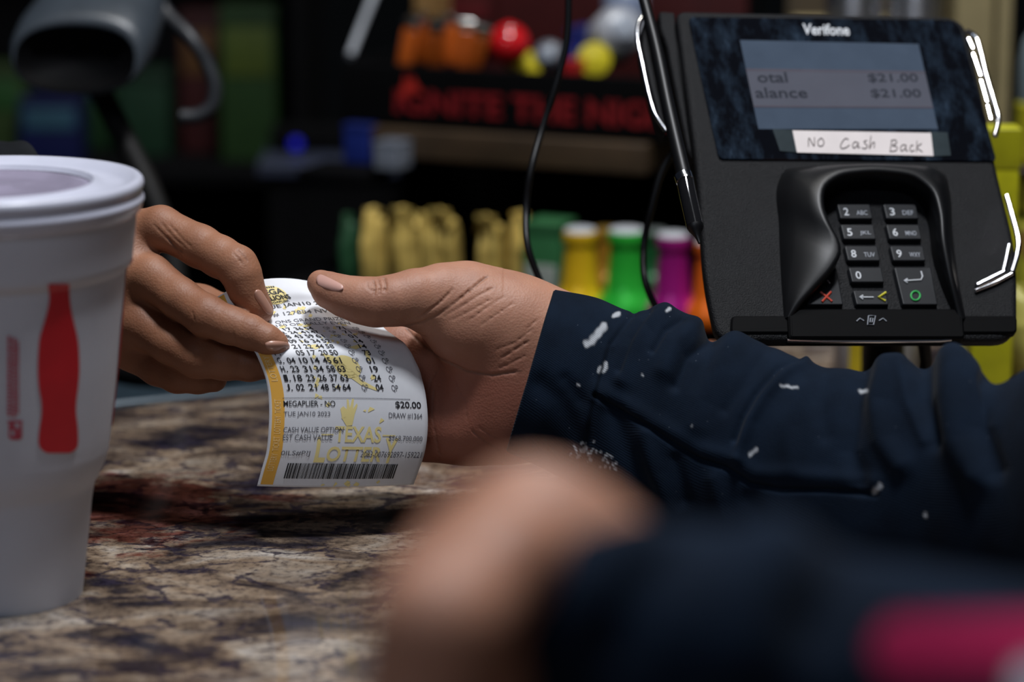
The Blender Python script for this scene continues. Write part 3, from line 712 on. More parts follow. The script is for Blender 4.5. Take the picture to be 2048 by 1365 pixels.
# ---- customer: arms, chest and neck under the clothes
def body_core(S, elR, elL, shR, shL, k=.03, g=1.0):
    S.cap(at(1180, 775, 1.383), at(1700, 935, 1.332), .024, .018, .006); S.cap(at(1700, 935, 1.332), elR, .018, .020, .006); S.cap(elR, shR, .028, .05, .01)
    S.cap(at(1280, 1250, .668), elL, .019, .024, .006); S.cap(elL, shL, .026, .05, .01)
    mid_ = (np.array(shR) + np.array(shL)) / 2; bk = np.array([.05, 0, 0])
    S.cap(shR, shL, .062 * g, .062 * g, k); S.cap(mid_ + bk - [0, 0, .10], mid_ + bk - [0, 0, .50], .150 * g, .150 * g, .06)
    S.cap(np.array(shR) * .6 + mid_ * .4 + bk - [0, 0, .08], np.array(shL) * .6 + mid_ * .4 + bk - [0, 0, .08], .10 * g, .10 * g, .05)
    return mid_
elR, elL = at(2300, 975, 1.19), at(2900, 1640, .70); shR, shL = np.array([.50, 1.00, .40]), np.array([.47, .62, .41])
S = SDF((-.02, .40, -.30), (.80, 1.45, .62), .008)
md_ = body_core(S, elR, elL, shR, shL, .03, .86); S.cap(md_ + [.02, 0, .02], md_ + [0, 0, .14], .055, .052, .03)
Vc, Fc_ = S.mesh(1)
off1 = len(Vr); off2 = off1 + len(Vl)
V = np.concatenate([Vr, Vl, Vc]); Fa = list(Fr) + list(Fl + off1) + list(Fc_ + off2)
ORG = np.array([.45, .85, 0.0])
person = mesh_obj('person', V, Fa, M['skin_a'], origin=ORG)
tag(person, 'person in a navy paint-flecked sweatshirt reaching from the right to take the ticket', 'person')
attr(person, 'palm', np.concatenate([palm_shade_r, np.zeros(len(Vl) + len(Vc))])); attr(person, 'crease', np.concatenate([cre_r, np.zeros(len(Vl) + len(Vc))]))
nail('thumbnail', person, SA, [(689, 571), (675, 585), (634, 571), (638, 546)], M['nail_a'], 1.30, 1.44, org=ORG)
# sleeves
FOLDS = [([(1268, 628), (1222, 690), (1193, 790), (1165, 940)], 7, -.0022), ([(1262, 640), (1214, 700), (1184, 795)], 10, .0010),
         ([(1190, 792), (1240, 822), (1300, 856), (1350, 890), (1400, 920), (1450, 935), (1500, 968), (1560, 980), (1650, 980), (1750, 990)], 5, -.0030), ([(1195, 776), (1300, 836), (1400, 898), (1460, 914), (1510, 945), (1650, 955), (1745, 962)], 16, .0018),
         ([(1610, 722), (1570, 745), (1530, 790), (1500, 840), (1485, 885), (1478, 915)], 13, .0030), ([(1598, 722), (1556, 740), (1512, 790), (1484, 840), (1470, 880)], 8, -.0024),
         ([(1330, 622), (1290, 650), (1262, 700), (1245, 760)], 17, .0032), ([(1300, 628), (1264, 680), (1240, 740)], 9, -.0020), ([(1390, 650), (1350, 690), (1330, 740)], 20, .0034), ([(1420, 684), (1375, 715), (1350, 770)], 12, -.0030),
         ([(1365, 640), (1330, 660), (1305, 700)], 7, -.0022), ([(1470, 680), (1440, 740), (1400, 800), (1390, 850)], 26, .0030), ([(1535, 700), (1500, 750), (1450, 820)], 12, -.0014),
         ([(1770, 724), (1750, 800), (1765, 880), (1800, 930)], 24, .0040), ([(1730, 745), (1712, 820), (1700, 900), (1720, 960)], 20, -.0034), ([(1800, 722), (1815, 800), (1850, 880)], 14, .0020), ([(1850, 735), (1850, 800), (1870, 880)], 20, -.0044),
         ([(1905, 712), (1900, 790), (1910, 880), (1950, 950)], 30, .0056), ([(1970, 760), (1960, 850), (1985, 940)], 22, -.0050), ([(1650, 740), (1640, 800), (1650, 870)], 18, -.0016), ([(1600, 780), (1575, 850), (1580, 930)], 20, .0016),
         ([(1230, 830), (1250, 900), (1290, 980)], 22, -.0030), ([(1290, 870), (1310, 950), (1350, 1030)], 18, .0026), ([(1350, 920), (1370, 1000)], 14, -.0022), ([(1430, 960), (1450, 1040)], 18, .0022), ([(1500, 1000), (1540, 1080)], 20, -.0020),
         ([(1190, 800), (1170, 850), (1150, 930)], 18, .0024), ([(1100, 640), (1110, 760), (1070, 880)], 30, .0012), ([(1130, 760), (1160, 800)], 14, -.0016), ([(1080, 770), (1120, 800), (1160, 880)], 22, -.0022)]
RST = [(1111, 580, 1015, 905, 1.376, 122), (1190, 595, 1090, 940, 1.373, 126), (1268, 624, 1165, 985, 1.370, 122), (1330, 613, 1240, 1050, 1.366, 146), (1388, 640, 1310, 1105, 1.360, 150), (1424, 679, 1365, 1100, 1.356, 150),
       (1470, 671, 1425, 1140, 1.350, 160), (1540, 692, 1500, 1175, 1.342, 166), (1605, 720, 1575, 1200, 1.334, 166), (1735, 736, 1710, 1235, 1.316, 170), (1795, 715, 1795, 1245, 1.305, 178), (1853, 730, 1856, 1250, 1.294, 176), (1902, 705, 1906, 1255, 1.284, 186),
       (1950, 720, 1966, 1260, 1.274, 188), (1994, 765, 2014, 1265, 1.262, 190), (2052, 738, 2074, 1270, 1.245, 205), (2200, 700, 2220, 1285, 1.205, 220), (2480, 680, 2480, 1300, 1.13, 235)]
v, f, px, py, fr = sleeve_mesh(RST, 640, 420, FOLDS)
slv = mesh_obj('right_sleeve', v - ORG, f, M['navy'], person)
paint = np.zeros(len(v)); rr = random.Random(5)
def blot(pts, wd):
    global paint
    dd = seg_dist(px, py, pts) + 1.6 * np.sin(px * .33 + py * .11) * np.cos(py * .29); paint = np.maximum(paint, np.clip(1.6 - dd / wd, 0, 1) * fr * .9)
for pts, wd in (([(1208, 652), (1196, 668), (1182, 685), (1174, 688)], 6), ([(1228, 632), (1238, 628)], 4), ([(1212, 728), (1208, 742)], 3.5), ([(1202, 735), (1196, 745)], 2.5), ([(1334, 621), (1338, 618)], 3), ([(1500, 910), (1512, 900)], 3.2), ([(1722, 783), (1732, 783)], 3.5), ([(1562, 772), (1595, 776)], 2), ([(1748, 985), (1760, 972)], 4),
                ([(1384, 853), (1385, 854)], 2), ([(1285, 750), (1286, 751)], 2), ([(1850, 1030), (1851, 1034)], 3), ([(1155, 770), (1158, 772)], 2)): blot(pts, wd)
for k in range(46):
    a = (rr.gauss(1165, 14) if k < 28 else rr.gauss(1215, 14), rr.gauss(905, 10) if k < 28 else rr.gauss(925, 8)); blot([a, (a[0] + rr.uniform(-3, 3), a[1] + rr.uniform(-3, 3))], rr.uniform(.9, 2.2))
attr(slv, 'paint', paint)
LST = [(1300, 1035, 925, 1420, .665, 258), (1380, 1040, 1050, 1480, .665, 268), (1480, 1052, 1220, 1540, .667, 250), (1640, 1082, 1450, 1620, .672, 270), (1800, 1120, 1680, 1690, .678, 285), (2050, 1165, 1980, 1760, .686, 300), (2400, 1230, 2350, 1850, .696, 330), (2900, 1330, 2850, 1960, .70, 380)]
v, f, px, py, fr = sleeve_mesh(LST, 220, 120, [([(1400, 1060), (1300, 1150), (1240, 1300)], 60, -.005), ([(1560, 1080), (1500, 1180), (1480, 1300)], 80, .006), ([(1700, 1150), (1640, 1250)], 70, -.005)], lean=250)
sl2 = mesh_obj('left_sleeve', v - ORG, f, M['navy'], person)
pr = np.clip((70 - seg_dist(px, py, [(1810, 1300), (2120, 1290)])) / 8, 0, 1) * fr; attr(sl2, 'print', pr)
attr(sl2, 'print_white', np.clip((46 - seg_dist(px, py, [(2065, 1365), (2080, 1420)])) / 8, 0, 1) * fr)
sl2['label'] = 'sleeve with a magenta and white print'
S = SDF((.10, .34, -.40), (.86, 1.45, .62), .008)
for a, b_, ra, rb in ((at(2440, 970, 1.15), elR + [.05, -.03, .02], .036, .046), (elR + [.05, -.02, .02], shR, .046, .072), (at(2650, 1590, .70), elL, .036, .050), (elL, shL, .058, .072)): S.cap(a, b_, ra, rb, .03)
bk = np.array([.06, 0, 0]); S.cap(shR, shL, .075, .075, .04); S.cap(md_ + bk - [0, 0, .10], md_ + bk - [0, 0, .52], .172, .178, .06)
S.cap(shR * .6 + md_ * .4 + bk - [0, 0, .08], shL * .6 + md_ * .4 + bk - [0, 0, .08], .115, .115, .05); S.cap(md_ + [.05, 0, .05], md_ + [.05, 0, .08], .085, .07, .03)
vv, ff = S.mesh(2); mesh_obj('sweatshirt_body', vv - ORG, ff, M['navy'], person)

# ---- clerk: left hand, back towards us, pinching the ticket's left edge
S = SDF(at(60, 800, 1.33) + np.array([0, 0, -.012]), at(660, 350, 1.50) + np.array([0, .02, .012]), .0005)
MC = [(322, 452, 1.394, 40), (302, 556, 1.386, 45), (286, 650, 1.388, 44), (268, 705, 1.398, 38)]
for (x, y, d, r), (wx, wy) in zip(MC, ((120, 500), (110, 540), (110, 585), (120, 620))):
    S.cap(at(wx, wy, 1.432), at(x, y, d), 64 * HX / F, r * HX / F, .010)
S.cap(at(20, 560, 1.450), at(150, 560, 1.430), 88 * HX / F, 96 * HX / F, .012, flat=(rd, 1.4))
S.cap(at(225, 520, 1.400), at(230, 640, 1.402), 75 * HX / F, 70 * HX / F, .012)
idx_ = P3([(322, 455, 1.394, 42), (400, 493, 1.385, 42), (440, 514, 1.379, 41), (474, 532, 1.374, 40), (484, 552, 1.373, 38), (493, 580, 1.374, 35), (508, 607, 1.3755, 31), (522, 622, 1.3765, 25)])
S.chain(idx_, .003)
mid_c = P3([(305, 557, 1.386, 45), (360, 598, 1.376, 41), (412, 632, 1.368, 41.5), (460, 651, 1.3655, 37), (500, 665, 1.3635, 34), (535, 680, 1.362, 29), (554, 687, 1.3625, 23)])
S.chain(mid_c, .0028)
ring_c = P3([(286, 650, 1.388, 45), (340, 686, 1.381, 41), (395, 714, 1.376, 42), (450, 724, 1.377, 36), (500, 729, 1.3785, 33), (545, 728, 1.379, 28), (565, 724, 1.379, 23)])
S.chain(ring_c, .0028)
S.chain(P3([(268, 705, 1.398, 39), (315, 738, 1.394, 33), (355, 752, 1.391, 34), (395, 757, 1.391, 30), (428, 759, 1.392, 26)]), .0028)
S.chain(P3([(190, 600, 1.440, 50), (300, 590, 1.436, 44), (400, 612, 1.425, 38), (470, 628, 1.412, 35), (535, 640, 1.4015, 28)]), .006)
CREASE_B = [([(308, 450), (330, 474), (352, 494), (366, 505)], .6), ([(322, 446), (348, 476), (372, 498)], .35), ([(334, 474), (354, 500), (366, 520)], .4), ([(340, 450), (364, 478), (388, 500)], .3), ([(436, 557), (446, 570), (452, 578)], .5),
            ([(474, 500), (486, 511), (496, 524)], .25), ([(466, 506), (477, 517), (484, 530)], .2), ([(384, 624), (388, 638), (382, 652)], .2), ([(466, 664), (470, 680), (472, 690)], .25), ([(388, 702), (391, 718), (386, 732)], .2)]
carve(S, CREASE_B, 1.30, 1.48)
Vk, Fk = S.mesh(2); SB = S; ORGB = np.array([-.45, 1.5, 0])
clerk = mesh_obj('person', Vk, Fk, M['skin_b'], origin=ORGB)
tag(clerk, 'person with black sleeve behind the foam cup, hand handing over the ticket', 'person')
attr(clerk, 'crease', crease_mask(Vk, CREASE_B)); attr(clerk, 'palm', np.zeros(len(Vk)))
nail('fingernail', clerk, SB, [(506, 590), (521, 578), (548, 622), (534, 630)], M['nail_b'], 1.30, 1.46, lift=.0003, org=ORGB)
nail('fingernail', clerk, SB, [(531, 681), (536, 702), (576, 704), (577, 684)], M['nail_b'], 1.30, 1.46, lift=.0003, org=ORGB)
CST = [(110, 440, 100, 680, 1.448, 110), (40, 400, 20, 700, 1.46, 130), (-60, 360, -100, 740, 1.47, 150), (-300, 300, -340, 800, 1.49, 180), (-700, 200, -800, 860, 1.52, 220)]
CST[0] = (120, 420, 105, 690, 1.442, 125); CST[1] = (70, 300, 20, 730, 1.455, 165); CST[2] = (10, 283, -120, 770, 1.468, 185)
v, f, px, py, fr = sleeve_mesh(CST, 120, 90); mesh_obj('sleeve', v - ORGB, f, M['black_cloth'], clerk)

# ------------------------------------------------------------------ payment terminal
# pose from the screen's corners: ex runs along the top edge, ey down the face
def rec():
    best = None
    for k in np.linspace(3.6, 4.4, 801):
        a = (95 * k)**2 - 358**2 - 6**2; b_ = (54 * k)**2 - 37**2 - 174**2
        if a <= 0 or b_ <= 0: continue
        er = abs(358 * 37 + 6 * 174 - math.sqrt(a * b_))
        if best is None or er < best[0]: best = (er, k, math.sqrt(a), math.sqrt(b_))
    return best
_, kk, z1, z2 = rec()
ex = RGT * 358 - UPV * 6 + FWD * z1; ex /= np.linalg.norm(ex)
ey = RGT * 37 - UPV * 174 - FWD * z2; ey -= ex * (ex @ ey); ey /= np.linalg.norm(ey)
en = np.cross(ex, -ey)
# tilt everything to the terminal's own line of sight
r0 = ray(1678, 171); r0 /= np.linalg.norm(r0)
q = Vector(FWD).rotation_difference(Vector(r0)).to_matrix(); Q = np.array(q)
ex, ey, en = Q @ ex, Q @ ey, Q @ en
TO = at(1678, 171, 1.485)
TM = np.stack([ex, -ey, en], 1)
def loc(px, py, h=0.0):
    r = ray(px, py); o_ = TO + en * h; t = ((o_ - CAM) @ en) / (r @ en); p = CAM + r * t - TO
    return (float(p @ ex), float(p @ -ey))
def locs(pts, h=0.0): return [loc(x, y, h) for x, y in pts]
def ccw(p):
    a = sum(p[i-1][0] * p[i][1] - p[i][0] * p[i-1][1] for i in range(len(p))); return p if a > 0 else p[::-1]
term = empty('payment_terminal', TO, 'black card payment terminal with lit screen, keypad hood and handwritten paper strip', 'payment terminal')
term.rotation_mode = 'QUATERNION'; term.rotation_quaternion = Matrix(TM.tolist()).to_quaternion()
mm = .001
def chamfer(h, front=0.0, r=.003, back=.018): return [(r, front), (r * .45, front - r * .18), (r * .12, front - r * .5), (0, front - r), (.0005, -.007), (.008, -back)]
body = ccw(round_poly(locs([(1352, 20), (1928, 32), (1962, 170), (1992, 330), (2036, 505), (2036, 680), (1436, 680), (1410, 560), (1396, 350)]), [.006, .012, .03, .03, .02, .012, .009, .05, .05]))
MB().slab(body, chamfer(0)).build('housing', M['plastic'], term)
under = ccw(round_poly(locs([(1372, 60), (1900, 60), (2000, 360), (2015, 612), (1470, 612), (1428, 380)]), .008))
MB().slab(under, [(0, -.015), (0, -.036), (.006, -.044)]).build('back_shell', M['plastic_smooth'], term)
fp = ccw(round_poly(locs([(1375, 36), (1915, 42), (1992, 324), (1437, 320)]), [.004, .008, .003, .003]))
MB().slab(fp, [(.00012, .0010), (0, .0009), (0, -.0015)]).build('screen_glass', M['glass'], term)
def plate(pts, z, m, name, parent, th=.0002):
    p = ccw(locs(pts, z)); return MB().slab(p, [(0, z), (0, z - th)]).build(name, m, parent, smooth=False)
sg = None
lcd = plate([(1480, 80), (1837, 88), (1876, 258), (1517, 258)], .0013, M['lcd'], 'display', term)
def lerp4(c, u, v):
    c = np.array(c, float); return tuple((c[0] * (1-u) + c[1] * u) * (1-v) + (c[3] * (1-u) + c[2] * u) * v)
LC = [(1480, 80), (1837, 88), (1876, 258), (1517, 258)]
for n_, v0, v1, m in (('display_band', .345, .75, 'lcd_band'), ('display_band', .32, .345, 'lcd_edge'), ('display_band', .735, .755, 'lcd_edge')):
    plate([lerp4(LC, 0, v0), lerp4(LC, 1, v0), lerp4(LC, 1, v1), lerp4(LC, 0, v1)], .0015 if m == 'lcd_band' else .0016, M[m], n_, lcd)
def face_text(body_, quad, z, m, name, parent, bold=.006):
    V, Fc, _ = text2d(body_, bold); c = np.array(quad, float)
    pts = [(c[0] * (1-u) + c[1] * u) * v + (c[3] * (1-u) + c[2] * u) * (1-v) for u, v in V]
    P = [(*loc(x, y, z), z) for x, y in pts]; return mesh_obj(name, P, Fc, m, parent, smooth=False)
mb = []
def tq(x0, x1, y0, y1, sl=.21): return [(x0 - sl * (y1 - y0) * 0, y0), (x1, y0), (x1 + sl * (y1 - y0), y1), (x0 + sl * (y1 - y0), y1)]
for body_, qd in (('otal', tq(1512, 1572, 144, 165)), ('alance', tq(1508, 1612, 175, 196)), ('$21.00', tq(1734, 1834, 147, 166)), ('$21.00', tq(1740, 1840, 178, 197))):
    face_text(body_, qd, .0018, M['lcd_text'], 'display_text', lcd, .012)
face_text('Verifone', [(1605, 47), (1697, 49), (1700, 71), (1606, 69)], .0014, M['white_mark'], 'maker_name', term, .02)
st_ = MB()
lbl = plate([(1585, 261), (1862, 266), (1867, 312), (1594, 305)], .0016, M['label'], 'paper_label', term); lbl['label'] = 'pale paper strip with handwriting'
tp = plate([(1856, 263), (1895, 265), (1902, 311), (1862, 313)], .0014, M['tape'], 'tape', lbl); plate([(1545, 258), (1592, 260), (1598, 305), (1560, 302)], .0014, M['tape'], 'tape', lbl)
# handwriting, stroke by stroke, in the photo's own layout
HW = [[(1617, 293), (1618, 276), (1628, 292), (1629, 275)], [(1642, 276), (1636, 282), (1637, 291), (1644, 292), (1648, 285), (1645, 278), (1641, 276)],
      [(1697, 279), (1691, 277), (1685, 283), (1681, 292), (1684, 297), (1692, 295), (1699, 290)], [(1715, 285), (1709, 284), (1705, 291), (1708, 296), (1714, 291), (1717, 285), (1716, 295), (1720, 294)],
      [(1734, 281), (1728, 283), (1731, 288), (1735, 292), (1731, 297), (1724, 296)], [(1742, 272), (1739, 297), (1744, 287), (1749, 285), (1748, 296)],
      [(1784, 280), (1780, 303)], [(1782, 281), (1791, 280), (1793, 286), (1785, 291), (1794, 294), (1792, 301), (1781, 303)], [(1811, 290), (1805, 290), (1801, 296), (1803, 302), (1810, 297), (1812, 290), (1812, 301), (1816, 301)],
      [(1827, 291), (1822, 291), (1820, 298), (1823, 303), (1829, 300)], [(1834, 282), (1833, 304)], [(1843, 287), (1834, 295), (1845, 304)]]
hb = MB()
for s_ in HW:
    k = np.linspace(0, 1, len(s_)); pp = spline(k, np.array(s_, float), np.linspace(0, 1, len(s_) * 5)) if len(s_) > 2 else np.array(s_, float)
    hb.tube([TM.T @ TM @ np.array([*loc(x, y, .0018), .0018]) for x, y in pp], .00024, 6)
hb.build('handwriting', M['pencil'], lbl)
# keypad hood: outer foot, rim and inner wall, lofted along the arch
n = 70; tt_ = np.linspace(0, 1, n)
def arch(pts): 
    p = np.array(pts, float); k = np.concatenate([[0], np.cumsum(np.hypot(*np.diff(p[:, :2], axis=0).T))]); return spline(k / k[-1], p, tt_)
outer = arch([(1568, 640), (1562, 560), (1557, 450), (1556, 365), (1568, 341), (1600, 336), (1700, 334), (1800, 335), (1868, 338), (1890, 352), (1898, 380), (1904, 460), (1914, 550), (1930, 640)])
rim = arch([(1576, 634, 3), (1592, 608, 6), (1625, 570, 10), (1663, 525, 14), (1675, 500, 15), (1672, 482, 15.5), (1655, 450, 16), (1641, 405, 16), (1645, 372, 16), (1672, 349, 16), (1720, 339, 16), (1780, 339, 16), (1840, 352, 16), (1870, 378, 16), (1884, 420, 16), (1890, 480, 15), (1902, 540, 12), (1926, 638, 3)])
vs, fs = [], []
rows_ = []
for i in range(n):
    o2 = np.array(loc(outer[i, 0], outer[i, 1], 0)); h = rim[i, 2] * mm; r2 = np.array(loc(rim[i, 0], rim[i, 1], h))
    g = r2 - o2
    rows_.append([(*o2, -.0004), (*(o2 + g * .02), .0012), (*(o2 + g * .30), h * .50), (*(o2 + g * .62), h * .82), (*(o2 + g * .88), h * .985), (*r2, h), ])
rimc = np.array([r[-1][:2] for r in rows_])
tg = np.gradient(rimc, axis=0); tg /= np.linalg.norm(tg, axis=1)[:, None]; inn = np.stack([tg[:, 1], -tg[:, 0]], 1)
if ((rimc.mean(0) - rimc[n // 2]) @ inn[n // 2]) < 0: inn = -inn
for i in range(n):
    h = rim[i, 2] * mm; c = rimc[i]; iv = inn[i]
    rows_[i] += [(*(c + iv * .0012), h - .0001), (*(c + iv * .0022), h - .0012), (*(c + iv * .0024), h * .5), (*(c + iv * .0024), -.004)]
kcol = len(rows_[0])
for r in rows_: vs += r
fs = grid_faces(n, kcol)
hood = mesh_obj('keypad_hood', vs, fs, M['plastic_smooth'], term); autosmooth(hood, 50)
# keypad deck, keys and their legends
deck = ccw(locs([(1590, 380), (1890, 360), (1915, 632), (1592, 632)], -.0002)); MB().slab(deck, [(0, .0003), (0, -.001)]).build('keypad_deck', M['plastic'], term)
def key(quad, name='key', h=.0032):
    p = ccw(round_poly(locs(quad, h), .0009, 3)); return MB().slab(p, [(.0005, h), (.0002, h - .0002), (0, h - .0007), (-.0004, 0)], .0002).build(name, M['key'], term)
KH = .0034
def legend(parts, k, m):
    v2, f2 = [], []
    for body_, qd in parts:
        V, Fc, _ = text2d(body_, .01); c = np.array(qd, float); n0 = len(v2)
        for u, v in V: x, y = (c[0] * (1-u) + c[1] * u) * v + (c[3] * (1-u) + c[2] * u) * (1-v); v2.append((*loc(x, y, KH), KH))
        f2 += [[i + n0 for i in q_] for q_ in Fc]
    return mesh_obj('legend', v2, f2, M[m], k, smooth=False)
def bx(x, y, w_, h_): return [(x, y), (x + w_, y), (x + w_ + h_ * .18, y + h_), (x + h_ * .18, y + h_)]
def kq(x, y, w_=66, h_=30): return [(x, y), (x + w_, y), (x + w_ + 6, y + h_), (x + 7, y + h_)]
for x, y, d_, l_ in ((1674, 408, '2', 'ABC'), (1766, 408, '3', 'DEF'), (1681, 449, '5', 'JKL'), (1772, 449, '6', 'MNO'), (1689, 492, '8', 'TUV'), (1780, 492, '9', 'WXY')):
    k = key(kq(x, y)); legend([(d_, bx(x + 12, y + 8, 10, 15))], k, 'white_mark'); legend([(l_, bx(x + 38, y + 13, 22, 9))], k, 'grey_mark')
for y in (408, 449, 492): key(kq(1584 + (y - 408) * .18, y))
k = key(kq(1697, 535)); legend([('0', bx(1710, 543, 11, 15))], k, 'white_mark')
def strokes(sets, k, m, r=.0004):
    b_ = MB()
    for s_ in sets: b_.tube([(*loc(x, y, KH + .0001), KH + .0001) for x, y in s_], r, 6)
    return b_.build('legend', M[m], k)
k = key([(1634, 535), (1673, 535), (1687, 610), (1616, 610), (1618, 572)]); strokes([[(1636, 566), (1655, 545)], [(1643, 548), (1660, 567)]], k, 'white_mark'); strokes([[(1641, 584), (1664, 603)], [(1662, 584), (1644, 604)]], k, 'red_mark', .00055)
k = key(kq(1706, 581, 66, 29)); strokes([[(1720, 595), (1747, 595)], [(1726, 591), (1719, 595), (1726, 599)]], k, 'white_mark'); strokes([[(1772, 585), (1757, 595), (1771, 602)]], k, 'yellow_mark', .0006)
k = key([(1788, 535), (1862, 535), (1876, 610), (1806, 610)]); strokes([[(1842, 543), (1845, 553), (1842, 560), (1809, 562)], [(1815, 558), (1808, 562), (1815, 566)]], k, 'white_mark'); strokes([[(1831 + 9 * math.cos(a), 592 + 9 * math.sin(a)) for a in np.linspace(0, 6.283, 22)]], k, 'green_mark', .0005)
# dark front lip with the card slot, its chrome edge and the little card symbol
lip = ccw(round_poly(locs([(1462, 632), (2034, 632), (2034, 668), (1460, 668)], .0006), .003)); lp = MB().slab(lip, [(.001, .0012), (0, .0003), (0, -.003)]).build('front_lip', M['plastic_dark'], term)
cs = ccw(round_poly(locs([(1575, 618), (1925, 618), (1930, 677), (1578, 677)], .003), .002)); slot = MB().slab(cs, [(.001, .0034), (0, .0026), (0, -.004)]).build('card_slot', M['plastic_dark'], term)
b_ = MB()
for s_ in ([(1713, 643), (1720, 637), (1728, 642)], [(1758, 642), (1766, 637), (1773, 643)], [(1737, 632), (1751, 632), (1747, 650), (1735, 650), (1737, 632)], [(1741, 637), (1746, 637), (1744, 645), (1740, 645), (1741, 637)]): b_.tube([(*loc(x, y, .0037), .0037) for x, y in s_], .0003, 6)
b_.build('card_symbol', M['grey_mark'], slot)
b_ = MB(); b_.tube([(*loc(x, y, .0012), .0012) for x, y in ((1574, 682), (1640, 684), (1760, 684), (1880, 682), (1902, 680))], .0010, 10); sl_ = b_.build('slot_edge', M['chrome'], slot); sl_['label'] = 'bright metal edge along the card slot'
# bright side rails
def rail(pts, r, h, name='chrome_rail'): 
    k = np.linspace(0, 1, len(pts)); pp = spline(k, np.array(pts, float), np.linspace(0, 1, 40)); return MB().tube([(*loc(x, y, h), h) for x, y in pp], r, 12).build(name, M['chrome'], term)
rail([(1932, 62), (1950, 74), (1960, 100), (1972, 150), (1990, 210), (1997, 240), (1990, 272)], .0016, .000)
for a in (([(1937, 78), (1946, 98)]), ([(1946, 108), (1961, 152)]), ([(1962, 162), (1974, 205)]), ([(1975, 213), (1982, 240)])): MB().tube([(*loc(x, y, .001), .001) for x, y in a], .0010, 10).build('chrome_rail', M['chrome'], term)
for pts, r in (([(2013, 392), (2024, 430), (2036, 478), (2034, 510), (2024, 545)], .0016), ([(2018, 490), (2012, 520), (2006, 545)], .0012), ([(2008, 546), (1980, 560), (1954, 573)], .0018), ([(2024, 548), (1990, 566), (1950, 582)], .0010)):
    k = np.linspace(0, 1, len(pts)); pp = spline(k, np.array(pts, float), np.linspace(0, 1, 24)); MB().tube([(*loc(x, y, .0012), .0012) for x, y in pp], r, 10).build('chrome_rail', M['chrome'], term)
# pen holder on the left side, with its bright loop
hp = ccw(round_poly(locs([(1318, 22), (1350, 24), (1352, 60), (1366, 140), (1394, 300), (1388, 322), (1376, 300), (1345, 150), (1334, 90), (1322, 60)], -.006), .002)); MB().slab(hp, [(.0008, -.006), (0, -.007), (0, -.024)]).build('pen_holder', M['plastic'], term)
hp = ccw(round_poly(locs([(1288, 40), (1300, 60), (1306, 110), (1330, 225), (1334, 262), (1318, 236), (1300, 170), (1284, 95)], -.010), .002)); MB().slab(hp, [(.0006, -.010), (0, -.011), (0, -.022)]).build('pen_holder', M['plastic'], term)
pts = [(1286, 32), (1277, 48), (1275, 80), (1285, 130), (1298, 190), (1310, 228), (1332, 262)]
rail(pts, .0012, -.008, 'holder_loop')
# pole and foot that carry it
tp_ = TM.T @ (at(1770, 420, 1.56) - TO); bt = TM.T @ (np.array([at(1770, 420, 1.56)[0] + .004, at(1770, 420, 1.56)[1] + .02, .012]) - TO)
MB().tube([tp_, bt], .012, 24).build('stand_pole', M['plastic_smooth'], term)
b_ = MB(); b_.tube([TM.T @ (at(x, y, d) - TO) for x, y, d in ((1845, 640, 1.47), (1848, 690, 1.475), (1852, 722, 1.48), (1845, 790, 1.49))], .0034, 12); b_.build('cable', M['plastic_smooth'], term)
foot = np.array([at(1770, 420, 1.56)[0] + .004, at(1770, 420, 1.56)[1] + .02, 0.0])
fm = Matrix(TM.T.tolist()).to_4x4(); fm.translation = Vector((TM.T @ (foot - TO)).tolist())
MB().lathe([(.06, .001), (.06, .008), (.056, .012), (.014, .014)], 48, fm).build('stand_base', M['plastic_smooth'], term)

# ------------------------------------------------------------------ stylus and its tether
pen = empty('stylus', at(1330, 240, 1.425), 'slim black stylus pen with metal band clipped along the terminal left side', 'stylus')
po = at(1330, 240, 1.425)
def path(pts, n=30):
    A = np.array(pts, float); k = np.concatenate([[0], np.cumsum(np.hypot(*np.diff(A[:, :2], axis=0).T))]); q_ = spline(k / k[-1], A, np.linspace(0, 1, n)); return atv(q_[:, 0], q_[:, 1], q_[:, 2])
p1 = path([(1262, -110, 1.475), (1283, -20, 1.462), (1311, 90, 1.445), (1338, 220, 1.424), (1370, 360, 1.402)]); R1 = np.interp(np.linspace(0, 1, 30), [0, .2, .45, .8, 1], [9, 11, 13, 14, 15]) / F * 1.43
MB().tube(p1 - po, R1, 24).build('barrel', M['plastic_smooth'], pen)
p2 = path([(1370, 360, 1.402), (1374, 380, 1.399), (1390, 452, 1.389)], 12); g_ = MB().tube(p2 - po, 17.5 / F * 1.4, 24).build('grip', simple('polished_black', (.008, .008, .009), .08, coat=.6), pen); g_['label'] = 'glossy grip section'
p3 = path([(1390, 452, 1.389), (1393, 466, 1.387), (1397, 480, 1.385), (1399, 487, 1.384)], 12); MB().tube(p3 - po, np.array([17.5, 17, 15.5, 13.5, 11, 9, 7, 5.5, 4.4, 3.6, 3.2, 2.6]) / F * 1.39, 20).build('tip', M['plastic_smooth'], pen)
MB().tube(path([(1366, 350, 1.4035), (1370, 362, 1.4015), (1370.6, 364, 1.401)], 4) - po, 18.2 / F * 1.4, 24).build('band', M['chrome'], pen)
def cord(name, pts, r, label):
    P = path(pts, 90); o_ = P[0]; ob = MB().tube(P - o_, r * pts[0][2] / F, 12).build(name, M['plastic_smooth'], None); ob.location = o_
    return tag(ob, label, 'cord')
cord('tether_cord', [(1138, -30, 1.50), (1132, 90, 1.50), (1112, 170, 1.50), (1085, 255, 1.50), (1062, 340, 1.49), (1052, 420, 1.49), (1055, 490, 1.48), (1075, 550, 1.48), (1100, 600, 1.48), (1150, 680, 1.49)], 7, 'thin black cord hanging in front of the black display tray, left of the terminal')
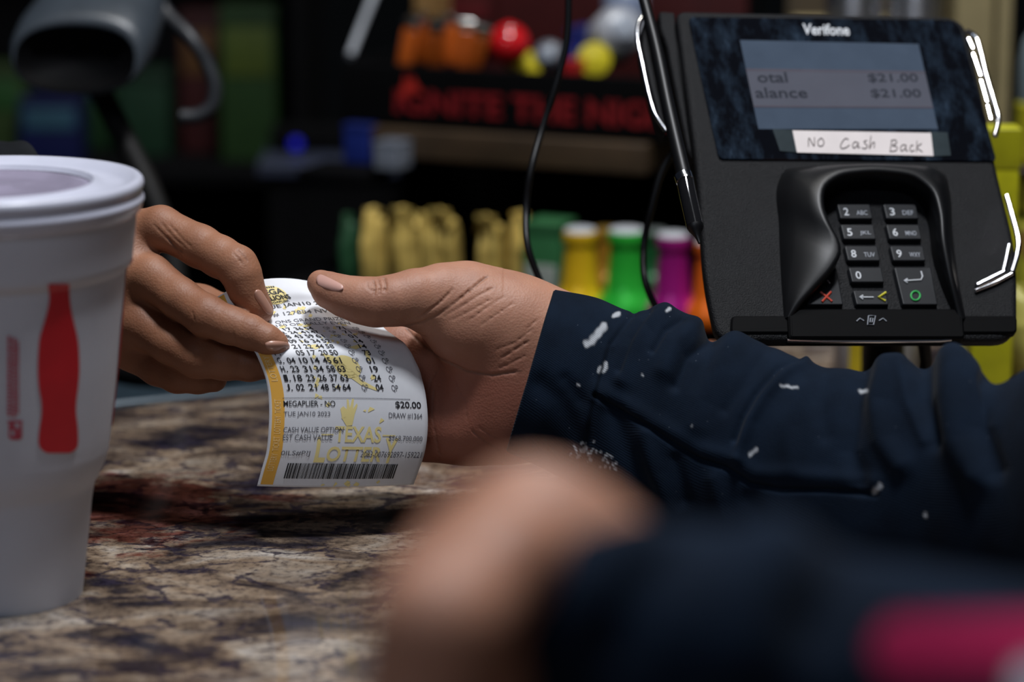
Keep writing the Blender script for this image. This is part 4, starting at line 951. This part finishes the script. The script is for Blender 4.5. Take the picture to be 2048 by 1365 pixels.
cord('terminal_cord', [(1370, 270, 1.50), (1330, 330, 1.50), (1302, 420, 1.50), (1287, 500, 1.50), (1290, 560, 1.49), (1312, 615, 1.49), (1350, 670, 1.49)], 7, 'thin black cord hanging between the green and magenta bottle, under the pen')

# ------------------------------------------------------------------ shelves and goods behind the counter
def rotz(a): return Matrix.Rotation(a, 3, 'Z')
def color(name, c, rough=.45, **k):
    if name not in M: M[name] = simple(name, c, rough, **k)
    return M[name]
# a display tray whose front board carries the red lettering; its right end is nearer
D0 = at(688, 243, 2.05); D1 = at(1345, 282, 1.95); D1[2] = D0[2]
dx = (D1 - D0); DL = np.linalg.norm(dx); dx /= DL; dyv = np.array([-dx[1], dx[0], 0]); YAW = math.atan2(dx[1], dx[0]); RZ = rotz(YAW)
DB = D0 + np.array([0, 0, -.012])
ray_o = D0
def dloc(px, py):            # point of the tray's front plane under a pixel -> (along, up)
    r = ray(px, py); t = ((D0 - CAM) @ dyv) / (r @ dyv); p = CAM + r * t - D0; return float(p @ dx), float(p[2])
top_l = dloc(688, 122)[1]; top_r = dloc(1300, 158)[1]
trayH = (top_l + top_r) / 2
tray = empty('display_tray', D0, 'black counter display tray with red lettering on its front board, lighters and bottle caps in it', 'display tray'); tray.rotation_euler = (0, 0, YAW)
def slabbox(x0, x1, y0, y1, z0, z1, bev=.0015): return MB().box(((x0+x1)/2, (y0+y1)/2, (z0+z1)/2), (x1-x0, y1-y0, z1-z0), bev=bev)
M['tray_black'] = simple('tray_black', (.0016, .0016, .0020), .8, spec=.08, var=.2)
slabbox(0, DL - .004, -.003, .003, 0, trayH).build('front_board', M['tray_black'], tray)
slabbox(0, DL - .004, .003, .16, 0, .004).build('bottom', M['tray_black'], tray)
slabbox(0, DL - .004, .16, .165, 0, .11).build('back_board', color('dark_red_board', (.045, .004, .004), .5), tray)
slabbox(0, .003, .003, .16, 0, trayH).build('side_board', M['tray_black'], tray); slabbox(DL - .007, DL - .004, .003, .16, 0, trayH).build('side_board', M['tray_black'], tray)
# IGNITE THE NIGHT with a flame at its start
def tray_text(body_, quad, name, m, bold=.02):
    V, Fc, _ = text2d(body_, bold); c = np.array(quad, float); P = []
    for u, v in V:
        x, y = (c[0]*(1-u) + c[1]*u) * v + (c[3]*(1-u) + c[2]*u) * (1-v); a, h = dloc(x, y); P.append((a, -.0036, h))
    return mesh_obj(name, P, Fc, m, tray, smooth=False)
M['sign_red'] = simple('sign_red', (.20, .005, .008), .5); M['flame'] = simple('flame_orange_red', (.40, .018, .010), .5)
tray_text('IGNITE THE NIGHT', [(795, 176), (1392, 207), (1392, 262), (793, 224)], 'sign_lettering', M['sign_red'], .03)
fl = [(800, 196), (805, 184), (811, 170), (815, 146), (822, 160), (831, 152), (838, 168), (846, 176), (844, 188), (836, 182), (828, 178), (820, 188), (812, 196)]
P = [(dloc(x, y)[0], -.0038, dloc(x, y)[1]) for x, y in fl]; c_ = np.mean(P, 0); mesh_obj('flame_emblem', [c_] + P, [[0, i + 1, (i + 1) % len(P) + 1] for i in range(len(P))], M['flame'], tray, smooth=False)
# bright clear edge of the tray's sloping acrylic side
ed = MB().tube([RZ.inverted() @ Vector(at(x, y, d) - D0) for x, y, d in ((700, 112, 2.04), (722, 55, 2.07), (752, -20, 2.10))], .0028, 12).build('clear_edge', simple('acrylic_edge', (.35, .37, .40), .15), tray)
# the rack under it: boards and uprights
RB = D0 + np.array([0, 0, -.20])
rack = empty('display_rack', RB, 'dark wooden rack of goods behind the counter with brown shelf edge', 'shelf rack'); rack.rotation_euler = (0, 0, YAW)
M['wood'] = simple('brown_shelf', (.05, .03, .015), .5, var=.3, scale=25)
SHZ = -.004; zt = D0[2] - RB[2]
slabbox(.028, .238, -.012, .26, zt - .022, zt - .001).build('top_shelf', M['wood'], rack)
slabbox(-.015, .222, -.155, .26, .075, .095).build('bottom_shelf', M['tray_black'], rack)
slabbox(-.015, .222, .26, .272, .0, zt + .3).build('back_panel', M['tray_black'], rack)
slabbox(.210, .222, .12, .26, .095, zt - .022).build('upright', M['tray_black'], rack)
slabbox(-.015, -.005, .12, .26, .095, zt - .022).build('upright', M['tray_black'], rack)
SZ = RB[2] + .0953
def shelf_spot(px, d):       # foot of a thing standing on the lower shelf under this pixel column
    p = at(px, 560, d); return np.array([p[0], p[1] + (p[2] - SZ) * 0, SZ])
def top_z(py, d): return at(1024, py, d)[2]

# glass bottles with coloured foil; heights from where their tops show
def bottle(px, top, d, r_neck, r_body, foil, label, cap=(.55, .57, .60), cat='bottle', body_frac=.38):
    o_ = shelf_spot(px, d); H_ = top_z(top, d) - SZ; b_ = empty('bottle', o_, label, cat, 'bright bottles on the lower shelf')
    k = d / F; rn, rb = r_neck * k, r_body * k
    z1, z2, z3 = H_ * .12, H_ * .36, H_ * .82
    MB().lathe([(rb * .92, 0), (rb, .003), (rb, z1), (rb * .94, z1 + (z2 - z1) * .3), ((rn * 1.18 + rb * .9) / 2.05, z1 + (z2 - z1) * .65), (rn * 1.16, z2), (rn * 1.06, z2 + (z3 - z2) * .5), (rn * .95, z3), (rn * 1.10, z3 + .001), (rn * 1.14, z3 + .003), (rn * 1.08, H_ * .955), (rn * .9, H_ * .965)], 40).build('glass_body', foil, b_, ang=45)
    MB().lathe([(rn * 1.0, H_ * .960), (rn * 1.02, H_ * .966), (rn * .96, H_ * .992), (rn * .8, H_)], 32).build('cap', color('cap_%d' % int(cap[0] * 100), cap, .3), b_)
    return b_
Fo = lambda n_, c: color(n_, c, .28, metal=.25)
bottle(1160, 452, 1.90, 31, 52, Fo('yellow_foil', (.86, .52, .015)), 'yellow bottle with yellow neck, first of the bright bottles beside the green box')
bottle(1252, 452, 1.885, 34, 62, Fo('green_foil', (.03, .50, .045)), 'bright green bottle with pale cap between yellow and magenta bottle')
bottle(1345, 462, 1.87, 31, 54, Fo('magenta_foil', (.36, .010, .20)), 'magenta bottle with pale cap right of the bright green bottle')
bottle(1418, 476, 1.86, 27, 50, Fo('orange_foil', (.85, .16, .01)), 'orange bottle right beside the magenta bottle, mostly behind the terminal')
bottle(1214, 452, 1.985, 25, 46, Fo('amber_foil', (.42, .20, .02)), 'amber bottle in the second row behind yellow and green bottle', (.30, .18, .04))
bottle(1306, 455, 1.985, 25, 46, Fo('dark_green_foil', (.012, .10, .03)), 'dark green bottle in the second row behind green and magenta bottle', (.16, .18, .17))

# gold foil pouches standing in a row
def pouch(px, top, wpx, d, label, bend, seed, m, dep=.022, name='pouch', grp='gold pouches on the lower shelf', cat='pouch'):
    o_ = shelf_spot(px, d); H_ = top_z(top, d) - SZ; wd = wpx * d / F; b_ = empty(name, o_, label, cat, grp); b_.rotation_euler = (0, 0, YAW)
    r = random.Random(seed); nu, nv = 26, 40; ph = [r.uniform(0, 6) for _ in range(6)]
    front, back = [], []
    for i in range(nv):
        v = i / (nv - 1)
        for j in range(nu):
            u = j / (nu - 1) * 2 - 1
            t = dep * (1 - u**4)**.6 * min(1, (1 - v) * 2.2 + .10) * (.65 + .35 * min(1, v * 5))
            wob = .0018 * math.sin(3 * u + ph[0] + 2 * v) + .0014 * math.sin(7 * u + ph[1] + 2 * v) + .0006 * math.sin(14 * v + ph[2] + 2 * u)
            x = u * wd / 2 * (1 - .10 * math.sin(v * 2.6 + ph[3]) * .6 - .22 * max(0, v - .72)); z = v * H_ - .0025 * u * u * (v > .9)
            lean = bend * max(0, v - .72)**2 * .9
            top_round = -.012 * u * u * max(0, v - .85) / .15
            front.append((x, -t / 2 - wob - lean, z + top_round)); back.append((x, t / 2 - wob * .4 - lean, z + top_round))
    N_ = nu * nv; fs = grid_faces(nv, nu) + grid_faces(nv, nu, N_, True)
    for i in range(nv - 1): fs += [[i*nu, (i+1)*nu, N_ + (i+1)*nu, N_ + i*nu], [(i+1)*nu + nu-1, i*nu + nu-1, N_ + i*nu + nu-1, N_ + (i+1)*nu + nu-1]]
    for j in range(nu - 1): fs += [[j+1, j, N_ + j, N_ + j+1], [(nv-1)*nu + j, (nv-1)*nu + j+1, N_ + (nv-1)*nu + j+1, N_ + (nv-1)*nu + j]]
    mesh_obj('foil_bag', front + back, fs, m, b_)
    hs_ = MB().box((0, -bend * .07, H_ * .955), (wd * .80, .0016, H_ * .05)); hs_.build('top_seal', m, b_)
    return b_
M['gold'] = simple('gold_foil', (.68, .49, .13), .42, .35, var=.08, scale=40)
for i, (px, top, wpx, d, l, bd) in enumerate(((750, 408, 46, 1.975, 'gold foil pouch at the left end of the row, next to the dark green packet', .02), (815, 404, 58, 1.965, 'second gold foil pouch from the left, broad with rounded top', .10), (893, 404, 58, 1.955, 'gold foil pouch with bulging rounded top, third in the row', .16),
        (984, 418, 52, 1.945, 'gold foil pouch with folded top, fourth in the row', .14), (1044, 415, 44, 1.95, 'narrow gold foil pouch behind the green box at the hanging cord', .05), (850, 418, 40, 2.03, 'gold foil pouch in the second row, between the second and third', .04))):
    pouch(px, top, wpx, d, l, bd, i + 3, M['gold'])
pouch(700, 420, 34, 1.985, 'dark green packet with pale top at the left end of the pouches', .02, 31, color('dark_green', (.012, .06, .022), .5), grp=None, name='packet', cat='packet')
def carton(name, px, py0, py1, wpx, d, c, label, cat, depth=.05, yaw=YAW, z0=None, group=None, band=None, parent_band=.4, rough=.45, stand=None):
    """a small printed box: bottom row py1 unless it stands on a given height"""
    z_lo = at(px, py1, d)[2] if stand is None else stand; H_ = at(px, py0, d)[2] - z_lo; wd = wpx * d / F; p = at(px, py1, d)
    b_ = empty(name, (p[0], p[1], z_lo), label, cat, group); b_.rotation_euler = (0, 0, yaw)
    mt = color('m_%s_%d' % (name, int(px)), c, rough); slabbox(-wd/2, wd/2, 0, depth, 0, H_, .002).build('carton', mt, b_)
    slabbox(-wd/2 - .0003, wd/2 + .0003, -.0004, depth + .0004, H_ * .86, H_ * 1.004, .0008).build('lid_flap', color('f_%s_%d' % (name, int(px)), tuple(min(1, q_ * .7) for q_ in c), rough), b_)
    if band: slabbox(-wd * .42, wd * .42, -.0010, 0, H_ * (parent_band - .16), H_ * (parent_band + .16), .0004).build('printed_band', color('b_%s_%d' % (name, int(px)), band, rough), b_)
    return b_
carton('box', 1082, 440, 640, 78, 1.93, (.035, .16, .055), 'green carton between the gold pouches and the yellow bottle', 'box', .03, band=(.35, .38, .34), parent_band=.34, stand=SZ)

# things lying in the display tray
def ball(px, py, rpx, d, m, name, label, cat, cap_m=None, group=None, rot=None):
    p = at(px, py, d); r = rpx * d / F; o_ = empty(name, p, label, cat, group)
    MB().lathe([(r * math.cos(a), r * math.sin(a)) for a in np.linspace(-1.5, 1.5, 24)], 40).build('ball', m, o_)
    MB().lathe([(r * .30, r * .92), (r * .32, r * .98), (r * .30, r * 1.12), (r * .22, r * 1.16)], 24, Matrix.Rotation(rot or .6, 4, 'X')).build('knob', cap_m or m, o_)
    return o_
# orange lighters in a bundle
M['orange_plastic'] = simple('orange_plastic', (.50, .10, .012), .3, coat=.3); M['metal'] = simple('lighter_metal', (.45, .43, .40), .25, 1.0)
for i, (px, py, tilt, dd) in enumerate(((818, 96, .20, 2.03), (846, 84, -.1, 2.05), (872, 98, .12, 2.02), (902, 88, -.16, 2.04), (930, 96, .08, 2.015), (955, 104, .25, 2.01))):
    p = at(px, py, dd); o_ = empty('lighter', p, ['orange lighter at the left end of the tray above the flame', 'orange lighter second from the tray left end, leaning back', 'orange lighter third from the tray left end, in front of a leaning one', 'orange lighter fourth from the tray left end, leaning left', 'orange lighter fifth from the tray left end', 'orange lighter leaning against the red ball'][i], 'lighter', 'orange lighters in the display tray')
    o_.rotation_euler = (.15 * (i % 3), tilt, YAW + .1 * i)
    MB().box((0, 0, 0), (.0125, .010, .030), bev=.0035).build('body', M['orange_plastic'], o_); MB().box((0, 0, .018), (.0118, .0095, .007), bev=.001).build('hood', M['metal'], o_)
ball(1018, 88, 42, 2.02, color('red_gloss', (.55, .010, .014), .12, coat=.5), 'ball', 'shiny red ball in the display tray, right of the orange lighters', 'ball')
def capthing(px, py, rpx, d, c, label):  # loose round bottle caps lying in the tray
    p = at(px, py, d); r = rpx * d / F; o_ = empty('yellow_bottle_cap', p, label, 'bottle cap', 'yellow bottle caps in the display tray'); m = color('yellow_cap', c, .4); rt = Matrix.Rotation(math.pi / 2 - .15, 4, 'X') @ Matrix.Rotation(0, 4, 'Z')
    MB().lathe([(r * .97, -r * .5), (r, -r * .4), (r, r * .35), (r * .92, r * .5), (r * .75, r * .55)], 40, rt).build('rim', m, o_); MB().lathe([(r * .60, r * .5), (r * .60, r * .58), (r * .5, r * .62)], 32, rt).build('inner_disc', m, o_)
capthing(1046, 136, 36, 2.045, (.62, .52, .02), 'yellow round bottle cap sunk behind the tray front board, below the red ball'); capthing(1188, 121, 35, 2.005, (.62, .52, .02), 'whole yellow round bottle cap standing in the tray in front of the grey canister')
def canister(px, py, rpx, lpx, d, c, label, tilt, ang=0.0, cat='canister', name='canister', seal=(.30, .33, .38), group=None):
    p = at(px, py, d); r = rpx * d / F; l = lpx * d / F; o_ = empty(name, p, label, cat, group); rt = Matrix.Rotation(ang, 4, 'Z') @ Matrix.Rotation(tilt, 4, 'X')
    MB().lathe([(r * .9, -l/2), (r, -l/2 + r * .08), (r, l/2 - r * .5), (r * .82, l/2 - r * .15), (r * .55, l/2)], 40, rt).build('can', color('c_%d' % int(px), c, .3), o_); MB().lathe([(r * .5, l/2 - .0005), (r * .5, l/2 + r * .2), (r * .4, l/2 + r * .25)], 32, rt).build('nozzle', color('n_%d' % int(px), seal, .3), o_)
    return o_
canister(1230, 72, 52, 120, 2.02, (.34, .35, .38), 'grey canister lying in the tray behind the right yellow bottle cap', 1.2, .25)
canister(1100, 112, 30, 60, 2.0, (.12, .13, .15), 'small dark grey canister between the two yellow bottle caps', 1.35, -.2)
canister(1250, 10, 44, 80, 2.06, (.20, .24, .34), 'blue and grey canister standing behind the grey canister', .1)
carton('box', 1152, 55, 150, 40, 2.03, (.012, .02, .16), 'small blue box in the tray behind the right yellow bottle cap', 'box', .03, band=(.02, .03, .2))
carton('box', 1140, 122, 152, 34, 1.99, (.42, .01, .012), 'small red box in the tray between the yellow bottle caps', 'box', .02)
carton('box', 842, -90, 60, 34, 2.12, (.30, .17, .06), 'tan carton standing upright behind the orange lighters', 'box', .04)
carton('box', 930, -60, 70, 120, 2.16, (.05, .006, .006), 'dark red carton standing behind the orange lighters and red ball', 'box', .03, band=(.09, .008, .01))
carton('box', 1070, -60, 70, 130, 2.16, (.04, .005, .006), 'dark red carton standing behind the red ball', 'box', .03, band=(.07, .006, .008))
# left of the pouches, on the lower shelf in the dark
lz = at(720, 336, 2.02)[2]; slabbox(-.012, .040, -.050, -.004, lz - RB[2] - .008, lz - RB[2]).build('ledge', M['tray_black'], rack)
carton('box', 712, 248, 336, 58, 2.035, (.008, .020, .16), 'small blue box on the ledge under the left end of the display tray', 'box', .022, stand=lz + .0003)
carton('box', 772, 284, 336, 56, 2.005, (.17, .19, .23), 'pale grey box beside the small blue box under the display tray', 'box', .022, stand=lz + .0003)


# ------------------------------------------------------------------ goods right of and behind the terminal
cd_ = at(1760, 62, 1.99); cdisp = empty('cardboard_display', (cd_[0], cd_[1], -.034), 'beige cardboard display stand behind the terminal, tins on its shelf', 'display stand'); M['card'] = simple('beige_card', (.29, .235, .115), .7, var=.06)
zc = cd_[2] + .034; M['card_dark'] = simple('brown_card', (.05, .035, .018), .7)
def cxl(px, d=1.99): return at(px, 62, d)[0] - cd_[0]
slabbox(cxl(1600), cxl(2012), -.02, .10, zc - .006, zc).build('shelf', M['card'], cdisp)
slabbox(cxl(1600), cxl(2012), .10, .106, 0, zc + .22).build('back', M['card_dark'], cdisp)
slabbox(cxl(1897), cxl(1972), -.03, .10, 0, zc + .22).build('side_panel', M['card'], cdisp); slabbox(cxl(1978), cxl(2006), -.036, .10, 0, zc + .22).build('side_panel', M['card'], cdisp)
slabbox(cxl(1600), cxl(1615), -.02, .10, 0, zc).build('side_panel', M['card'], cdisp)
M['tin'] = simple('ribbed_tin', (.42, .43, .46), .25, .9)
for px, l in ((1706, 'left of the two ribbed silver tins standing behind the top edge of the terminal'), (1829, 'right one of two ribbed silver tins behind the terminal, next to the beige panel')):
    p = at(px, 62, 1.985); o_ = empty('ribbed_tin', (p[0], p[1], cd_[2]), l, 'tin', 'ribbed tins behind the terminal'); r = 57 * 1.985 / F; pr = []
    for i in range(14): pr += [(r * .96, i * .0026), (r, i * .0026 + .0006), (r, i * .0026 + .0019), (r * .96, i * .0026 + .0025)]
    MB().lathe(pr, 56).build('ribbed_side', M['tin'], o_, ang=60); MB().lathe([(r * .93, .036), (r * .97, .0365), (r * .97, .039), (r * .9, .0395), (r * .88, .0385)], 56).build('lid', M['tin'], o_)
# squeeze bottle at the right edge
def standing(name, px, d, label, cat, z=0.0): 
    p = at(px, 500, d); o_ = empty(name, (p[0], p[1], z), label, cat); return o_
o_ = standing('squeeze_bottle', 2078, 1.93, 'grey-blue bottle with a yellow lower half at the right edge, above yellow packs', 'bottle', 0); k = 1.93 / F; zt_ = top_z(28, 1.93) ; zl = top_z(205, 1.93); zb = top_z(322, 1.93)
o_.location.z = zb
MB().lathe([(52*k, zl - zb), (54*k, zl - zb + .01), (54*k, (zt_ - zb) * .70), (46*k, (zt_ - zb) * .86), (26*k, (zt_ - zb) * .97), (20*k, zt_ - zb)], 40).build('grey_body', color('grey_blue', (.16, .21, .235), .3), o_); MB().lathe([(50*k, 0), (57*k, .003), (57*k, zl - zb + .002), (52*k, zl - zb + .004)], 40).build('yellow_sleeve', color('yellow_label', (.42, .38, .015), .45), o_); MB().lathe([(20*k, zt_ - zb - .002), (20*k, zt_ - zb + .02), (14*k, zt_ - zb + .024)], 24).build('cap', color('grey_cap', (.2, .2, .2), .4), o_)
zs = zb
o_ = empty('side_rack', (at(2090, 322, 1.93)[0], at(2090, 322, 1.93)[1], -.034), 'dark wire-shelf rack at the right edge carrying the squeeze bottle and yellow packs', 'rack')
slabbox(-.04, .05, -.03, .05, zs + .034 - .005, zs + .034 - .0005).build('shelf', M['wood'], o_); slabbox(-.04, .05, .05, .056, 0, zs + .09).build('back', M['tray_black'], o_); slabbox(-.04, .05, -.03, .05, 0, .0325).build('foot_board', M['tray_black'], o_)
carton('box', 2078, 352, 424, 84, 1.92, (.44, .38, .02), 'yellow pack on top of the stack at the right edge, under the squeeze bottle', 'box', .04, yaw=0)
carton('box', 2080, 428, 446, 80, 1.93, (.02, .018, .016), 'thin dark box between the two yellow packs at the right edge', 'box', .04, yaw=0)
carton('box', 2074, 447, 650, 84, 1.915, (.42, .39, .03), 'tall yellow pack at the bottom of the stack at the right edge, red stripe across', 'box', .04, yaw=0, stand=0.0, band=(.22, .05, .03), parent_band=.80)
b_ = carton('box', 1980, 243, 800, 84, 1.64, (.62, .60, .012), 'bright yellow upright card box directly behind the terminal right side', 'box', .02, yaw=0, stand=0.0)
# jar with a yellow label under the terminal, and the pale yellow bag
p = on_z(1750, 820, 0.0); o_ = empty('jar', p, 'white jar with yellow label standing behind the arm, under the terminal', 'jar'); kk_ = 1.715 / F; r = 84 * kk_
p = at(1750, 800, 1.715); o_.location = (p[0], p[1], 0)
MB().lathe([(r * .95, 0), (r, .003), (r, .060), (r * .92, .067), (r * .8, .070)], 56).build('jar_body', color('jar_white', (.50, .49, .50), .4), o_); MB().lathe([(r * .82, .069), (r * .84, .071), (r * .84, .081), (r * .78, .083)], 48).build('lid', color('jar_lid', (.5, .2, .02), .4), o_)
def arc_band(parent, name, r, a0, a1, z0, z1, m): 
    A = np.linspace(a0, a1, 30); v_ = [(r * math.sin(a), -r * math.cos(a), z) for z in (z0, z1) for a in A]; return mesh_obj(name, v_, grid_faces(2, 30), m, parent)
lb = arc_band(o_, 'label_wrap', r + .0004, -.80, .46, .006, .056, color('jar_label', (.66, .50, .02), .45))
arc_band(lb, 'label_print', r + .0008, -.45, -.05, .030, .040, M['ink']); arc_band(lb, 'label_print', r + .0008, .02, .16, .033, .039, M['ink']); arc_band(lb, 'label_print', r + .0008, .30, .455, .042, .055, color('jar_orange', (.6, .2, .01), .45))
def shelf_spot(px, d):
    p = at(px, 560, d); return np.array([p[0], p[1], 0.0])
SZ = 0.0
pouch(2000, 560, 200, 1.70, 'pale yellow snack bag with green print behind the arm, below the terminal right corner', .03, 77, color('pale_yellow_bag', (.46, .42, .10), .4), dep=.03, name='snack_bag', grp=None, cat='bag')
bag = bpy.data.objects['snack_bag']
for nm, pts, c in (('leaf_print', [(1918, 700), (1936, 690), (1958, 694), (1950, 712), (1930, 716)], (.10, .30, .03)), ('brown_print', [(1958, 706), (1968, 704), (1990, 752), (1978, 750)], (.14, .10, .02)), ('yellow_print', [(1930, 722), (2010, 718), (2010, 800), (1930, 800)], (.55, .50, .02))):
    zf = 1.70 - .0185; P = [(Matrix.Rotation(-YAW, 3, 'Z') @ (Vector(at(x, y, zf)) - bag.location)) for x, y in pts]; yq = min(q_.y for q_ in P) ; mb_ = MB()
    mb_.add([(q_.x, -.0172, q_.z) for q_ in P] + [(q_.x, -.0150, q_.z) for q_ in P], [list(range(len(P))), [len(P) + i for i in range(len(P))][::-1]] + [[i, len(P) + i, len(P) + (i + 1) % len(P), (i + 1) % len(P)] for i in range(len(P))])
    mb_.build(nm, color(nm, c, .45), bag, smooth=False)

# ------------------------------------------------------------------ left background: scanner, register, far shelf
SCN = at(150, 112, 1.76); zr = -.03
scn = empty('barcode_scanner', SCN, 'dark grey handheld barcode scanner propped in its stand above the foam cup', 'barcode scanner')
def loft(sts, n=40, sup=2.4):
    vs, fs = [], []
    for (px, py, d, a, b_) in sts:
        c = at(px, py, d)
        for j in range(n):
            t = 2 * math.pi * j / n; x = math.copysign(abs(math.cos(t))**(2/sup), math.cos(t)); y = math.copysign(abs(math.sin(t))**(2/sup), math.sin(t)); vs.append(c + RGT * (a * d / F * x) + UPV * (b_ * d / F * y))
    for i in range(len(sts) - 1):
        for j in range(n): fs.append([i*n + j, i*n + (j+1) % n, (i+1)*n + (j+1) % n, (i+1)*n + j])
    return vs, fs
v_, f_ = loft([(150, 122, 1.768, 96, 50), (150, 120, 1.758, 112, 60), (150, 116, 1.752, 124, 70), (156, 106, 1.758, 136, 84), (172, 80, 1.775, 140, 90), (200, 30, 1.80, 128, 86), (232, -40, 1.84, 106, 76), (262, -140, 1.88, 80, 60), (290, -260, 1.92, 60, 50)])
hd = mesh_obj('head', np.array(v_) - SCN, f_, simple('scanner_grey', (.036, .045, .056), .38), scn)
v_, f_ = loft([(150, 117, 1.7505, 121, 67), (150, 122, 1.762, 80, 42), (150, 122, 1.764, 1, 1)]); mesh_obj('window', np.array(v_) - SCN, [q_[::-1] for q_ in f_], M['plastic_dark'], scn)
hk = path([(300, -30, 1.82), (335, 30, 1.81), (380, 75, 1.80), (415, 130, 1.80), (430, 180, 1.80), (422, 215, 1.80), (395, 232, 1.80), (362, 234, 1.80)], 50)
MB().tube(hk - SCN, 15 * 1.8 / F, 16).build('cradle_hook', simple('hook_grey', (.016, .018, .022), .45), scn)
nk = path([(185, 150, 1.80), (215, 210, 1.80), (255, 290, 1.79), (300, 380, 1.78), (345, 520, 1.77), (360, 700, 1.76)], 40)
MB().tube(nk - SCN, 24 * 1.8 / F, 18).build('stand_neck', simple('neck_dark', (.007, .0065, .006), .6, spec=.2), scn)
rg = at(300, 800, 1.69); reg = empty('cash_drawer', (rg[0], rg[1], -.12), 'low dark teal metal cash drawer behind the counter edge, under the clerk hand', 'cash drawer'); reg.rotation_euler = (0, 0, .42); M['teal'] = simple('teal_metal', (.028, .045, .060), .35, .3)
slabbox(-.26, .11, .0, .15, 0, .112, .004).build('case', M['teal'], reg); slabbox(-.20, .05, -.012, 0, .090, .108, .003).build('front_lip', simple('lip_metal', (.22, .27, .34), .3, .6), reg)
bs = at(361, 706, 1.76); MB().lathe([(.05, 0), (.05, .006), (.02, .010), (.010, .03)], 40, Matrix.Translation(Vector((bs[0] - SCN[0], bs[1] - SCN[1], -.0075 - SCN[2])))).build('stand_base', M['plastic_dark'], scn)
fs_ = at(262, 335, 2.44); fsh = empty('far_shelf', (fs_[0], fs_[1], -.98), 'dark far shelf full of dim green and blue cartons behind the scanner', 'shelf'); zf = fs_[2] + .98
for nm, z in (('board', zf - .012), ('board', zf - .40), ('board', zf + .42)): slabbox(-.32, .14, -.02, .25, z, z + .012).build(nm, M['tray_black'], fsh)
slabbox(-.32, .14, .25, .262, 0, zf + .5).build('back', M['tray_black'], fsh); slabbox(.140, .152, -.02, .25, 0, zf + .5).build('upright', M['tray_black'], fsh); slabbox(-.332, -.32, -.02, .25, 0, zf + .5).build('upright', M['tray_black'], fsh)
FZ = fs_[2] + .0003
for px, y0, wpx, d, c, l, bnd in ((-20, 130, 150, 2.46, (.030, .060, .012), 'olive green carton on the far shelf at the left picture edge', (.012, .05, .01)), (102, 196, 122, 2.44, (.004, .008, .075), 'deep blue carton on the far shelf, below the scanner head', (.02, .06, .09)), (290, 140, 100, 2.50, (.008, .040, .016), 'dark green carton on the far shelf behind the scanner neck', None),
        (402, 20, 76, 2.52, (.05, .006, .006), 'dull red carton on the far shelf behind the scanner hook', (.07, .03, .008)), (500, 10, 112, 2.47, (.020, .058, .012), 'tall green carton on the far shelf, right of the scanner hook', (.045, .065, .008)), (210, 60, 70, 2.54, (.010, .045, .012), 'green carton on the far shelf hidden by the scanner head', None)):
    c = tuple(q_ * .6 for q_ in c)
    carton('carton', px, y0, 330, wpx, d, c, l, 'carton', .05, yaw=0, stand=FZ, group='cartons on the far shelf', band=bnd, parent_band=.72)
sl3 = at(620, 350, 2.3); o_ = empty('side_shelf', (sl3[0], sl3[1], -.98), 'narrow dark blue shelf edge in the dark, left of the display rack', 'shelf'); slabbox(-.035, .09, 0, .10, 0, sl3[2] + .98).build('cabinet_body', M['tray_black'], o_); slabbox(-.042, .095, -.006, .10, sl3[2] + .98, sl3[2] + .99).build('top_board', simple('blue_black_board', (.03, .036, .06), .4), o_)
zt3 = sl3[2] + .9902 - .98 + .0; zt3 = sl3[2] + .0102
ld = at(592, 288, 2.345); box_ = empty('router', (ld[0], ld[1], zt3), 'small black electronic box with a dim blue indicator light, in the dark behind', 'electronic box')
hb_ = ld[2] - zt3 + .012; slabbox(-.022, .05, .002, .04, 0, hb_, .003).build('case', M['tray_black'], box_)
MB().lathe([(.005 * math.cos(a), .005 * math.sin(a)) for a in np.linspace(-1.5, 1.5, 12)], 16, Matrix.Translation((0, .001, ld[2] - zt3))).build('indicator_light', simple('blue_led', (.0, .0, .05), .4, emit=(.004, .006, 1.0, .30)), box_)
